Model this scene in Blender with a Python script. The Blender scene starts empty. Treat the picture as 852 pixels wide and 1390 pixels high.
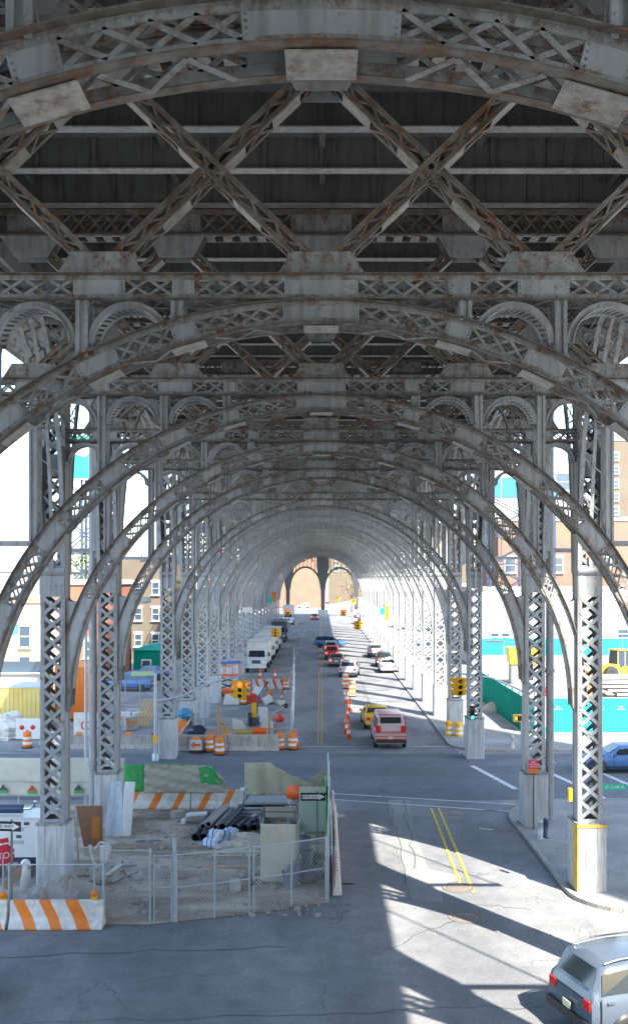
import bpy, bmesh, math, random
from mathutils import Vector, Matrix
random.seed(7)
R = math.radians
PI = math.pi
E = 10.5                      # eye height above the street
F = 1300.0                    # focal length, in pixels of the 852 px wide photograph
col = bpy.context.scene.collection
def V(*a): return Vector(a)
def G(px, py):                # a spot on the level ground
    Y = F*E/(py-784.0); return V((px-436.0)*Y/F, Y, 0)
def W(px, py, Y):             # a spot at distance Y
    return V((px-436.0)*Y/F, Y, E-(py-784.0)*Y/F)

# ------------------------------------------------------------------ materials
MATS = {}
def mat(name, c, rough=.6, c2=None, scale=4., metal=0., bump=0., rust=0., rustc=(.16,.07,.03), emit=0, alpha=1, bscale=30, spec=.5, stretch=None, detail=6):
    if name in MATS: return MATS[name]
    m = bpy.data.materials.new(name); m.use_nodes = True
    nt = m.node_tree; n = nt.nodes; l = nt.links
    b = n['Principled BSDF']
    b.inputs['Roughness'].default_value = rough; b.inputs['Metallic'].default_value = metal
    b.inputs['Specular IOR Level'].default_value = spec
    b.inputs['Base Color'].default_value = (*c, 1)
    tc = n.new('ShaderNodeTexCoord'); vec = tc.outputs['Object']
    if stretch:
        mp = n.new('ShaderNodeMapping'); mp.inputs['Scale'].default_value = stretch; l.new(vec, mp.inputs['Vector']); vec = mp.outputs[0]
    out = None
    if c2 is not None:
        t = n.new('ShaderNodeTexNoise'); t.inputs['Scale'].default_value = scale; t.inputs['Detail'].default_value = detail; t.inputs['Roughness'].default_value = .65
        l.new(vec, t.inputs['Vector'])
        r = n.new('ShaderNodeValToRGB'); r.color_ramp.elements[0].position = .35; r.color_ramp.elements[1].position = .65
        r.color_ramp.elements[0].color = (*c, 1); r.color_ramp.elements[1].color = (*c2, 1)
        l.new(t.outputs['Fac'], r.inputs['Fac']); out = r.outputs['Color']
        l.new(out, b.inputs['Base Color'])
    if rust > 0:
        t = n.new('ShaderNodeTexNoise'); t.inputs['Scale'].default_value = 3.2; t.inputs['Detail'].default_value = 9; t.inputs['Roughness'].default_value = .78
        g = n.new('ShaderNodeNewGeometry'); l.new(g.outputs['Position'], t.inputs['Vector'])
        r = n.new('ShaderNodeValToRGB'); r.color_ramp.elements[0].position = .66-rust; r.color_ramp.elements[1].position = .74-rust*.6
        r.color_ramp.elements[0].color = (0,0,0,1); r.color_ramp.elements[1].color = (1,1,1,1)
        l.new(t.outputs['Fac'], r.inputs['Fac'])
        mx = n.new('ShaderNodeMix'); mx.data_type = 'RGBA'
        l.new(r.outputs['Color'], mx.inputs['Factor'])
        if out: l.new(out, mx.inputs['A'])
        else: mx.inputs['A'].default_value = (*c, 1)
        mx.inputs['B'].default_value = (*rustc, 1)
        # water streaks running down, and each piece of steel weathered a little differently
        mp2 = n.new('ShaderNodeMapping'); mp2.inputs['Scale'].default_value = (5,5,.55); l.new(g.outputs['Position'], mp2.inputs['Vector'])
        t3 = n.new('ShaderNodeTexNoise'); t3.inputs['Scale'].default_value = 1.6; t3.inputs['Detail'].default_value = 6; l.new(mp2.outputs[0], t3.inputs['Vector'])
        r3 = n.new('ShaderNodeValToRGB'); r3.color_ramp.elements[0].position=.46; r3.color_ramp.elements[1].position=.68
        r3.color_ramp.elements[0].color=(1,1,1,1); r3.color_ramp.elements[1].color=(.60,.56,.52,1); l.new(t3.outputs['Fac'], r3.inputs['Fac'])
        m3 = n.new('ShaderNodeMix'); m3.data_type='RGBA'; m3.blend_type='MULTIPLY'; m3.inputs['Factor'].default_value=.72
        l.new(mx.outputs['Result'], m3.inputs['A']); l.new(r3.outputs['Color'], m3.inputs['B'])
        oi = n.new('ShaderNodeObjectInfo'); mr = n.new('ShaderNodeMapRange'); mr.inputs['To Min'].default_value=.84; mr.inputs['To Max'].default_value=1.14; l.new(oi.outputs['Random'], mr.inputs['Value'])
        m4 = n.new('ShaderNodeVectorMath'); m4.operation='SCALE'; l.new(m3.outputs['Result'], m4.inputs[0]); l.new(mr.outputs[0], m4.inputs['Scale'])
        l.new(m4.outputs[0], b.inputs['Base Color'])
    if bump > 0:
        t = n.new('ShaderNodeTexNoise'); t.inputs['Scale'].default_value = bscale; t.inputs['Detail'].default_value = 5
        l.new(vec, t.inputs['Vector'])
        bp = n.new('ShaderNodeBump'); bp.inputs['Strength'].default_value = bump; bp.inputs['Distance'].default_value = .03
        l.new(t.outputs['Fac'], bp.inputs['Height']); l.new(bp.outputs['Normal'], b.inputs['Normal'])
    if emit: 
        b.inputs['Emission Color'].default_value = (*c, 1); b.inputs['Emission Strength'].default_value = emit
    if alpha < 1: b.inputs['Alpha'].default_value = alpha
    MATS[name] = m
    return m
STEEL = mat('steel_paint', (.31,.325,.34), .5, (.39,.405,.415), 2.2, bump=.15, rust=.085)
STEELR = mat('steel_paint_rusty', (.24,.25,.255), .6, (.35,.355,.355), 3, bump=.2, rust=.18, rustc=(.15,.075,.035))
BATTEN = mat('batten_paint', (.42,.41,.39), .55, (.30,.28,.26), 5, rust=.12)
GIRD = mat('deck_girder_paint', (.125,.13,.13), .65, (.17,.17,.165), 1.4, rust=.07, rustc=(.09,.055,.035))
GRIME = mat('grimy_flange_paint', (.10,.09,.078), .75, (.21,.205,.19), 3.5, bump=.2, rust=.17, rustc=(.17,.075,.03))
STEELF = mat('steel_paint_far_bright', (.37,.38,.39), .5, (.44,.45,.455), 2.2, bump=.1, rust=.07)  # far bents' steel: brighter light painted in as a paler base colour
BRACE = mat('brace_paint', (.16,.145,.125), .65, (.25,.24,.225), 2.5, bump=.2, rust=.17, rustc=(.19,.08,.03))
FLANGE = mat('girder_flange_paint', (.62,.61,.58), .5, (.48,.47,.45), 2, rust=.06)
PEDM = mat('pedestal_steel', (.42,.44,.46), .55, (.52,.53,.53), 1.6, bump=.1, rust=.05)
CONC = mat('concrete', (.36,.35,.32), .85, (.46,.45,.42), 2.5, bump=.3)
CONCD = mat('old_concrete', (.30,.28,.25), .9, (.42,.39,.34), 2.0, bump=.4, rust=.03)
WHITE = mat('white_paint', (.72,.72,.70), .4, (.64,.64,.62), 3)
DIRTYW = mat('dirty_white_paint', (.72,.71,.68), .6, (.50,.48,.43), 4, bump=.2)
ORANGE = mat('orange_paint', (.80,.23,.02), .55, (.72,.17,.015), 6)
RED = mat('red_paint', (.62,.03,.02), .4)
BLACK = mat('black_rubber', (.02,.02,.022), .7)
DARK = mat('dark_metal', (.06,.065,.07), .5)
GLASS = mat('car_glass', (.02,.03,.035), .06, spec=.9)
CHROME = mat('chrome', (.6,.6,.62), .2, metal=1.)
GALV = mat('galvanised_steel', (.38,.42,.45), .4, (.46,.50,.53), 6, metal=.3)
YSTAIN = mat('yellow_stain', (.62,.42,.06), .7, (.45,.27,.05), 3)
YEL = mat('signal_yellow', (.80,.46,.01), .45, (.7,.36,.01), 5)
TARP = mat('canvas_tarp', (.40,.38,.31), .85, (.48,.46,.38), 1.8, bump=.5, bscale=6)
TARPG = mat('green_tarp', (.05,.38,.10), .6, (.03,.28,.07), 4, bump=.4, bscale=8)
WOOD = mat('timber', (.48,.33,.16), .8, (.36,.24,.12), 6)
DIRT = mat('dirt', (.22,.185,.15), .95, (.38,.34,.29), .9, bump=.8, bscale=14, detail=10)

# ------------------------------------------------------------------ mesh builder
class MB:
    def __init__(s): s.v=[]; s.f=[]; s.m=[]; s.sm=[]
    def poly(s, pts, faces, mi=0, smooth=False):
        b=len(s.v); s.v += [tuple(p) for p in pts]
        for f in faces: s.f.append([b+i for i in f]); s.m.append(mi); s.sm.append(smooth)
    def box(s, c, d, mi=0, rz=0, M=None):
        x,y,z=d[0]/2,d[1]/2,d[2]/2
        P=[V(a,b_,c_) for a in(-x,x) for b_ in(-y,y) for c_ in(-z,z)]
        if rz: 
            Rm=Matrix.Rotation(rz,3,'Z'); P=[Rm@p for p in P]
        if M is not None: P=[M@p for p in P]
        c=Vector(c); P=[p+c for p in P]
        s.poly(P,[(0,1,3,2),(4,6,7,5),(0,4,5,1),(2,3,7,6),(0,2,6,4),(1,5,7,3)],mi)
    def bar(s, p0, p1, w, t, n, mi=0):
        p0=Vector(p0);p1=Vector(p1);n=Vector(n).normalized()
        d=(p1-p0)
        if d.length<1e-5: return
        d.normalize(); u=n.cross(d)
        if u.length<1e-4: u=V(1,0,0).cross(d) 
        u.normalize(); n=d.cross(u).normalized()
        P=[]
        for p in(p0,p1):
            for a,b_ in((-1,-1),(1,-1),(1,1),(-1,1)): P.append(p+u*(a*w/2)+n*(b_*t/2))
        s.poly(P,[(3,2,1,0),(4,5,6,7),(0,1,5,4),(1,2,6,5),(2,3,7,6),(3,0,4,7)],mi)
    def tube(s, pts, r, n=8, mi=0, caps=True, r2=None):
        pts=[Vector(p) for p in pts]; rings=[]
        for i,p in enumerate(pts):
            d=(pts[min(i+1,len(pts)-1)]-pts[max(i-1,0)]).normalized()
            a=V(0,0,1) if abs(d.z)<.9 else V(1,0,0)
            u=d.cross(a).normalized(); w=u.cross(d)
            rr=r if r2 is None else r+(r2-r)*i/(len(pts)-1)
            rings.append([p+(u*math.cos(2*PI*k/n)+w*math.sin(2*PI*k/n))*rr for k in range(n)])
        P=[q for g in rings for q in g]; Fs=[]
        for i in range(len(pts)-1):
            for k in range(n): Fs.append((i*n+k,i*n+(k+1)%n,(i+1)*n+(k+1)%n,(i+1)*n+k))
        s.poly(P,Fs,mi,True)
        if caps:
            s.poly(rings[0],[tuple(range(n))],mi); s.poly(rings[-1],[tuple(range(n))[::-1]],mi)
    def lathe(s, prof, c=(0,0,0), n=16, mi=0, axis='Z', mis=None):
        c=Vector(c);P=[]
        for (r,z) in prof:
            for k in range(n):
                a=2*PI*k/n; q=V(r*math.cos(a),r*math.sin(a),z)
                if axis=='X': q=V(q.z,q.x,q.y)
                if axis=='Y': q=V(q.y,q.z,q.x)
                P.append(q+c)
        for i in range(len(prof)-1):
            Fs=[(i*n+k,i*n+(k+1)%n,(i+1)*n+(k+1)%n,(i+1)*n+k) for k in range(n)]
            b=len(s.v) if i==0 else b
            if i==0: s.v+= [tuple(p) for p in P]
            for f in Fs: s.f.append([b+q for q in f]); s.m.append(mis[i] if mis else mi); s.sm.append(True)
    def prism(s, pts, o, u, w, t, mi=0):
        # polygon pts (a,b) in plane o + a*u + b*w, extruded by t along u x w
        o=Vector(o);u=Vector(u);w=Vector(w);nn=u.cross(w).normalized()*t/2;k=len(pts)
        A=[o+u*a+w*b_-nn for a,b_ in pts];B=[o+u*a+w*b_+nn for a,b_ in pts]
        s.poly(A+B,[tuple(range(k))[::-1],tuple(range(k,2*k))]+[(i,(i+1)%k,k+(i+1)%k,k+i) for i in range(k)],mi)
    def rivet(s, p, n, r=.016):
        r*=1.3
        p=Vector(p); n=Vector(n); a=V(0,0,1) if abs(n.z)<.8 else V(1,0,0)
        u=n.cross(a).normalized()*r; w=n.cross(u).normalized()*r
        b=[p+u,p+w,p-u,p-w]; t=p+n*r*.8
        s.poly(b+[t],[(0,1,4),(1,2,4),(2,3,4),(3,0,4)],0,True)
    def mesh(s, name, mats):
        me=bpy.data.meshes.new(name); me.from_pydata(s.v,[],s.f)
        if not isinstance(mats,(list,tuple)): mats=[mats]
        for m in mats: me.materials.append(m)
        me.polygons.foreach_set('material_index',s.m); me.polygons.foreach_set('use_smooth',s.sm)
        me.update(); return me
    def build(s, name, mats, parent=None, loc=(0,0,0), rz=0):
        o=bpy.data.objects.new(name,s.mesh(name,mats)); col.objects.link(o)
        o.location=loc; o.rotation_euler=(0,0,rz); o.parent=parent
        bm=bmesh.new(); bm.from_mesh(o.data); bmesh.ops.recalc_face_normals(bm,faces=bm.faces); bm.to_mesh(o.data); bm.free()
        return o
def tag(o, label=None, cat=None, group=None, kind=None):
    if label: o['label']=label
    if cat: o['category']=cat
    if group: o['group']=group
    if kind: o['kind']=kind
    return o
def empty(name, loc=(0,0,0), rz=0, label=None, cat=None, group=None):
    o=bpy.data.objects.new(name,None); o.empty_display_size=.2; col.objects.link(o); o.location=loc; o.rotation_euler=(0,0,rz)
    return tag(o,label,cat,group)
def kids(o): return [c for c in bpy.data.objects if c.parent==o]
def copy_tree(o, loc=None, rz=None, label=None, parent=None, scale=None):
    c=o.copy(); col.objects.link(c); c.parent=parent
    if loc is not None: c.location=loc
    if rz is not None: c.rotation_euler=(0,0,rz)
    if label: c['label']=label
    if scale: c.scale=scale
    for k in kids(o): copy_tree(k,parent=c)
    return c
def textmesh(s, size, m, parent, loc, rot, name='lettering', ext=.004, align='CENTER', sx=1):
    cu=bpy.data.curves.new('t','FONT'); cu.body=s; cu.size=size; cu.extrude=ext; cu.align_x=align; cu.align_y='CENTER'
    t=bpy.data.objects.new('t',cu); me=bpy.data.meshes.new_from_object(t)
    bpy.data.objects.remove(t); me.materials.clear(); me.materials.append(m)
    o=bpy.data.objects.new(name,me); col.objects.link(o); o.parent=parent; o.location=loc; o.rotation_euler=rot; o.scale=(sx,1,1)
    return o
EXPO=2.12;HAZE=0
# ------------------------------------------------------------------ the viaduct
D = 8.15
BENTS = [-.49, 7.66, 15.81, 23.96, 32.11, 40.26] + [55.83+D*i for i in range(18)]
ZC = E-4.3
RO = 8.83
CI, CO = 8.52, 9.30           # column faces
def RI(a):                     # inner radius at angle a from the crown
    return 8.44-.10*min(1,abs(a)/.9)
def P(r,a,y): return V(r*math.sin(a), y, ZC+r*math.cos(a))
viaduct = empty('steel_viaduct', (0,0,0), 0, 'grey riveted steel viaduct of lattice arches carrying a deck over the street', 'viaduct')

SOL = R(65)                    # beyond this angle the rib is a solid web
def rib_mesh():
    b = MB(); N=96
    A=[-R(90)+R(180)*i/N for i in range(N+1)]
    for y,sg in ((-.2,-1),(.2,1)):
        for i in range(N):
            a0,a1=A[i],A[i+1]
            for (fr,dr) in ((lambda a:RO,-.05),(RI,.05)):
                p0=P(fr(a0)+dr,a0,y);p1=P(fr(a1)+dr,a1,y)
                b.bar(p0,p1,.10,.022,(0,1,0))
                n=P(1,(a0+a1)/2,0)-V(0,0,ZC); n.y=0
                # flange turned outward
                q0=P(fr(a0),a0,y+sg*.05);q1=P(fr(a1),a1,y+sg*.05)
                b.bar(q0,q1,.12,.02,n,2)
        # panel plates
        plates=[(-.072,.072)]+[(s*c-w,s*c+w) for s in(-1,1) for c,w in((.262,.024),(.437,.04),(.645,.04),(.90,.045))]
        plates=sorted(plates)
        for lo,hi in plates:
            k=4
            pts=[]
            for i in range(k+1):
                a=lo+(hi-lo)*i/k; p=P(RO-.06,a,y); pts.append((p.x,p.z))
            for i in range(k+1):
                a=hi-(hi-lo)*i/k; p=P(RI(a)+.06,a,y); pts.append((p.x,p.z))
            b.prism(pts,(0,y,0),(1,0,0),(0,0,1),.014,1)
            if sg<0:
                for a in(lo+.004,hi-.004):
                    for q in range(1,5): b.rivet(P(RI(a)+.06+(RO-.12-RI(a))*q/5,a,y-.007),(0,-1,0),.014)
        edges=[-SOL]+[e for pl in plates for e in pl]+[SOL]
        for i in range(0,len(edges),2):
            lo,hi=edges[i],edges[i+1]; nc=max(1,round((hi-lo)*8.6/.36))
            for k in range(nc):
                a0=lo+(hi-lo)*k/nc;a1=lo+(hi-lo)*(k+1)/nc
                b.bar(P(RO-.09,a0,y-.006),P(RI(a1)+.09,a1,y-.006),.046,.01,(0,1,0))
                b.bar(P(RI(a0)+.09,a0,y+.006),P(RO-.09,a1,y+.006),.046,.01,(0,1,0))
        # rivets
        if sg<0:
            a=-R(88)
            while a<R(88):
                b.rivet(P(RO-.05,a,y-.011),(0,-1,0),.02); b.rivet(P(RI(a)+.05,a,y-.011),(0,-1,0),.02)
                a+=.105/8.6
        # solid haunch web down to the springing
        for s in(-1,1):
            pts=[]
            for i in range(9):
                a=SOL+(R(90)-SOL)*i/8; p=P(RI(a)+.03,a,y); pts.append((s*p.x,p.z))
            pts+= [(s*(CI-.02),ZC-.25),(s*(CI-.02),E-.62)]
            # rounded throat between rib and column
            p=P(RO,SOL,y); cx=(CI-.02+p.x)/2; rr=(CI-.02-p.x)/2
            for i in range(1,8):
                t=PI*i/8; pts.append((s*(cx+rr*math.cos(t)),E-.62-rr*.75*math.sin(t)))
            pts.append((s*p.x,p.z))
            b.prism(pts,(0,y,0),(1,0,0),(0,0,1),.014,1)
    # top and bottom lacing between the two planes
    n=72; bat=[0,.262,.437,.645,.90]
    for i in range(n):
        a0=-R(86)+R(172)*i/n;a1=-R(86)+R(172)*(i+1)/n; am=(a0+a1)/2
        nn=P(1,am,0)-V(0,0,ZC)
        r0,r1=RI(a0)-.018,RI(a1)-.018
        if any(abs(abs(am)-q)<(.085 if q==0 else .05) for q in bat): continue
        if abs(am)>SOL:
            b.bar(P(r0,a0,0),P(r1,a1,0),.40,.012,nn); continue
        if i%2: b.bar(P(r0,a0,-.2),P(r1,a1,.2),.06,.01,nn); b.bar(P(RO+.018,a0,-.2),P(RO+.018,a1,.2),.06,.01,nn)
        else: b.bar(P(r0,a0,.2),P(r1,a1,-.2),.06,.01,nn); b.bar(P(RO+.018,a0,.2),P(RO+.018,a1,-.2),.06,.01,nn)
    return b
def batten_mesh(s,c,w):
    b=MB()
    a0,a1=s*c-w,s*c+w; nn=P(1,s*c,0)-V(0,0,ZC)
    b.bar(P(RI(a0)-.028,a0,0),P(RI(a1)-.028,a1,0),.44,.012,nn)
    for k in range(5):
        a=a0+(a1-a0)*(k+.5)/5
        for y in(-.2,.2): b.rivet(P(RI(a)-.034,a,y),tuple(-(P(1,a,0)-V(0,0,ZC))),.018)
    return b
def chord(b, x0, x1, z0, z1, plates, cell=.36, ys=(-.2,.2), riv=True, t=.048, GM=3):
    L=sorted(plates)
    for y in ys:
        sg=-1 if y<0 else 1
        for z,d in((z0,1),(z1,-1)):
            b.bar((x0,y,z+d*.045),(x1,y,z+d*.045),.09,.02,(0,1,0))
            b.bar((x0,y+sg*.05,z),(x1,y+sg*.05,z),.12,.018,(0,0,1),GM)
        for lo,hi in L:
            b.box(((lo+hi)/2,y,(z0+z1)/2),(hi-lo,.014,z1-z0-.1),1)
            if sg<0:
                for x in(lo+.04,hi-.04):
                    for q in range(1,5): b.rivet((x,y-.007,z0+.06+(z1-z0-.12)*q/5),(0,-1,0),.014)
        e=[x0]+[q for pl in L for q in pl]+[x1]
        for i in range(0,len(e),2):
            lo,hi=e[i],e[i+1]
            if hi-lo<.1: continue
            n=max(1,round((hi-lo)/cell))
            for k in range(n):
                a0=lo+(hi-lo)*k/n;a1=lo+(hi-lo)*(k+1)/n
                b.bar((a0,y-.006,z0+.07),(a1,y-.006,z1-.07),t,.01,(0,1,0))
                b.bar((a0,y+.006,z1-.07),(a1,y+.006,z0+.07),t,.01,(0,1,0))
        if sg<0 and riv:
            x=x0+.05
            while x<x1:
                b.rivet((x,y-.01,z0+.05),(0,-1,0),.02); b.rivet((x,y-.01,z1-.05),(0,-1,0),.02); x+=.11
XN=(0,3.6,7.2)
def beam_mesh():
    b=MB()
    pl=[(-.6,.6)]+[(s*c-w,s*c+w) for s in(-1,1) for c,w in((2.25,.18),(3.62,.42),(5.45,.2),(7.2,.4))]
    chord(b,-CI,CI,E+4.53,E+4.94,pl)
    # underside lacing
    n=60
    for i in range(n):
        x0=-CI+2*CI*i/n;x1=-CI+2*CI*(i+1)/n
        s=1 if i%2 else -1
        b.bar((x0,-.2*s,E+4.515),(x1,.2*s,E+4.515),.05,.01,(0,0,1))
    # gussets above the lower chord
    for x in(0,3.6,-3.6,7.2,-7.2):
        for y in(-.19,.19):
            b.prism([(x-.75,E+4.9),(x+.75,E+4.9),(x+.48,E+5.32),(x-.48,E+5.32)],(0,y,0),(1,0,0),(0,0,1),.014,0)
            b.prism([(x-.75,E+8.56),(x-.42,E+7.95),(x+.42,E+7.95),(x+.75,E+8.56)],(0,y,0),(1,0,0),(0,0,1),.014,1)
    return b
def upper_mesh():
    b=MB()
    pl=[(-.75,.75)]+[(s*c-w,s*c+w) for s in(-1,1) for c,w in((3.6,.6),(7.2,.6))]
    chord(b,-CI,CI,E+8.5,E+9.1,pl,.42)
    n=40
    for i in range(n):
        x=-CI+2*CI*(i+.5)/n
        b.box((x,0,E+8.48),(.22,.42,.012),2)
    for s in(-1,1):      # cantilever bracket carrying the sidewalk
        for y in(-.2,.2):
            b.prism([(s*CO,E+9.1),(s*CO,E+6.9),(s*(CO+.25),E+6.9),(s*12.1,E+8.85),(s*12.1,E+9.1)],(0,y,0),(1,0,0),(0,0,1),.014,1)
            b.bar((s*(CO+.1),y,E+6.85),(s*12.1,y,E+8.85),.14,.05,(0,1,0)); b.bar((s*CO,y,E+9.1),(s*12.2,y,E+9.1),.12,.05,(0,1,0))
    return b
def diag_mesh(x0,x1,lo,hi,off):
    b=MB(); p0=V(x0,0,lo);p1=V(x1,0,hi);d=(p1-p0);L=d.length;d.normalize();u=V(0,1,0).cross(d)
    if u.z>0: u=-u
    for y in(-.15,.15):
        y+=off
        for w in(-.09,.09): b.bar(p0+u*w+V(0,y,0),p1+u*w+V(0,y,0),.07,.018,(0,1,0))
        for w in(-.125,.125): b.bar(p0+u*w+V(0,y*1.0,0),p1+u*w+V(0,y,0),.08,.016,u)
        n=int(L/.27)
        for k in range(n):
            s=1 if k%2 else -1
            b.bar(p0+d*(L*k/n)+u*(.07*s)+V(0,y,0),p0+d*(L*(k+1)/n)-u*(.07*s)+V(0,y,0),.04,.01,(0,1,0))
    n=int(L/.3)
    for w in(.14,-.14):
        for k in range(n):
            t0=L*k/n;t1=L*(k+1)/n
            if w>0 and k%4<2:
                b.bar(p0+d*t0+u*w+V(0,off,0),p0+d*t1+u*w+V(0,off,0),.34,.012,u,1)
            else:
                s=.15 if k%2 else -.15
                b.bar(p0+d*t0+u*w+V(0,off-s,0),p0+d*t1+u*w+V(0,off+s,0),.05,.01,u)
    return b
POSTX=(2.35,3.9,5.45,7.15)
def post_mesh(x):
    b=MB(); s=1 if x>0 else -1
    zb=ZC+math.sqrt(RO*RO-x*x)-.02; zt=E+4.54
    for y in(-.2,.2):
        for dx in(-.07,.07): b.box((x+dx,y,(zb+zt)/2),(.06,.06,zt-zb))
        b.box((x,y*.96,(zb+zt)/2),(.09,.01,zt-zb),1)
        if y<0:
            z=zb+.06
            while z<zt:
                for dx in(-.07,.07): b.rivet((x+dx,y-.03,z),(0,-1,0),.016)
                z+=.13
    n=max(1,int((zt-zb)/.3))
    for k in range(n):
        z0=zb+(zt-zb)*k/n;z1=zb+(zt-zb)*(k+1)/n;q=.17 if k%2 else -.17
        for dx in(-.1,.1): b.bar((x+dx,-q,z0),(x+dx,q,z1),.045,.01,(1,0,0))
    return b
def spand_mesh(s,i):
    b=MB(); xs=list(POSTX)+[CI]
    if 1:
        if 1:
            a,c=xs[i]+.1,xs[i+1]-(.1 if i<3 else 0); cx=(a+c)/2; r=(c-a)/2; zt=E+4.50; zc=zt-r
            for y in(-.2,.2):
                K=20; ok=[]
                for k in range(K+1):
                    t=PI*k/K; q=(cx+r*math.cos(t),zc+r*math.sin(t))
                    ok.append(q)
                for k in range(K):
                    q0,q1=ok[k],ok[k+1]
                    if min(q0[1],q1[1])<ZC+math.sqrt(RO*RO-min(q0[0],q1[0])**2)-.05: continue
                    n=V((q0[0]+q1[0])/2-cx,0,(q0[1]+q1[1])/2-zc).normalized()
                    n2=V(n.x*s,0,n.z)
                    A=V(s*q0[0],y,q0[1])-n2*.05;B=V(s*q1[0],y,q1[1])-n2*.05
                    b.bar(A,B,.11,.02,(0,1,0)); 
                    b.bar(A-n2*.05,B-n2*.05,.12,.015,n2)
                    if y<0: b.bar(V(A.x,-.2,A.z)-n2*.05,V(B.x,.2,B.z)-n2*.05,.045,.01,n2)
    return b
def column_mesh(s):
    # local origin: column centre on the ground
    b=MB(); hw=(CO-CI)/2; dp=.34; zb=2.38; zt=E+9.1
    for sx in(-1,1):
        b.box((sx*(hw-.015),0,(zb+zt)/2),(.03,2*dp-.05,zt-zb),1)
        for sy in(-1,1):
            b.box((sx*(hw-.06),sy*dp,(zb+zt)/2),(.12,.022,zt-zb))
            b.box((sx*(hw+.011),sy*(dp-.055),(zb+zt)/2),(.022,.12,zt-zb))
    bands=[(zb,zb+.10),(E-.64,E+.05),(E+3.35,E+4.1),(E+8.4,zt)]
    for y in(-dp-.018,dp+.018):
        for z0,z1 in bands: b.box((0,y,(z0+z1)/2),(2*hw-.005,.014,z1-z0),1)
        e=[q for bd in bands for q in bd][1:-1]
        e.insert(1,e[0]) if False else None
        for i in range(0,len(e),2):
            lo,hi=e[i],e[i+1]; n=max(1,round((hi-lo)/.62))
            for k in range(n):
                z0=lo+(hi-lo)*k/n+.03;z1=lo+(hi-lo)*(k+1)/n-.03; w=hw-.07
                b.bar((-w,y-.005,z0),(w,y-.005,z1),.12,.012,(0,1,0)); b.bar((w,y+.006,z0),(-w,y+.006,z1),.12,.012,(0,1,0))
        if y<0:
            z=zb+.1
            while z<zt:
                for x in(-hw+.05,hw-.05): b.rivet((x,y-.002,z),(0,-1,0),.018)
                z+=.12
    z=zb+.1
    while z<zt:
        for y in(-dp+.05,): 
            for sx in(-1,1): b.rivet((sx*(hw+.022),y,z),(sx,0,0),.016)
        z+=.12
    # moulded collar
    b.lathe([(0,0)],n=4)if False else None
    for y in(-1,1):
        pts=[(dp*y,E+.05)]
        for i in range(9):
            t=PI*i/8; pts.append((y*(dp+.02+.09*math.sin(t)),E+.06+.34*i/8))
        pts.append((dp*y,E+.40))
        b.prism(pts,(0,0,0),(0,1,0),(0,0,1),2*hw+.05,1)
    # outer post and its foot
    b.box((s*(hw+.16),0,(E+1.1+E+7)/2),(.26,.5,5.9),0)
    b.prism([(s*(hw+.02),E+.7),(s*(hw+.45),E+1.0),(s*(hw+.45),E+1.3),(s*(hw+.02),E+1.5)],(0,-.12,0),(1,0,0),(0,0,1),.02,1)
    return b
def pedestal_mesh():
    b=MB(); r=.10
    pts=[]
    for cx,cy,a0 in((.42,.5,0),(-.42,.5,90),(-.42,-.5,180),(.42,-.5,270)):
        for k in range(4):
            a=R(a0+30*k); pts.append((cx+.08*math.cos(a),cy+.08*math.sin(a)))
    b.prism(pts,(0,0,1.15),(1,0,0),(0,1,0),2.34)
    q=[(x*1.04,y*1.04) for x,y in pts]
    b.prism(q,(0,0,2.345),(1,0,0),(0,1,0),.07,1)
    b.prism([(x*1.03,y*1.03) for x,y in pts],(0,0,.05),(1,0,0),(0,1,0),.14)
    for x in(-.2,.2): b.bar((x,-.59,.1),(x,-.59,2.3),.02,.01,(0,1,0))
    for k in range(16):
        for x in(-.44,.44): b.rivet((x,-.582,.2+k*.135),(0,-1,0),.018)
    return b
def strut_mesh(s):
    b=MB(); hw=(CO-CI)/2
    b.bar((s*(hw+.3),0,E+1.15),(s*3.1,0,E+1.15),.16,.14,(0,1,0)); b.bar((s*(hw+.3),0,E+1.06),(s*3.1,0,E+1.06),.24,.02,(0,0,1))
    b.box((s*3.1,0,(E+1.05+E+9)/2),(.06,.06,7.95)); b.box((s*3.1,0,E+1.15),(.2,.2,.24),1)
    return b
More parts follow.
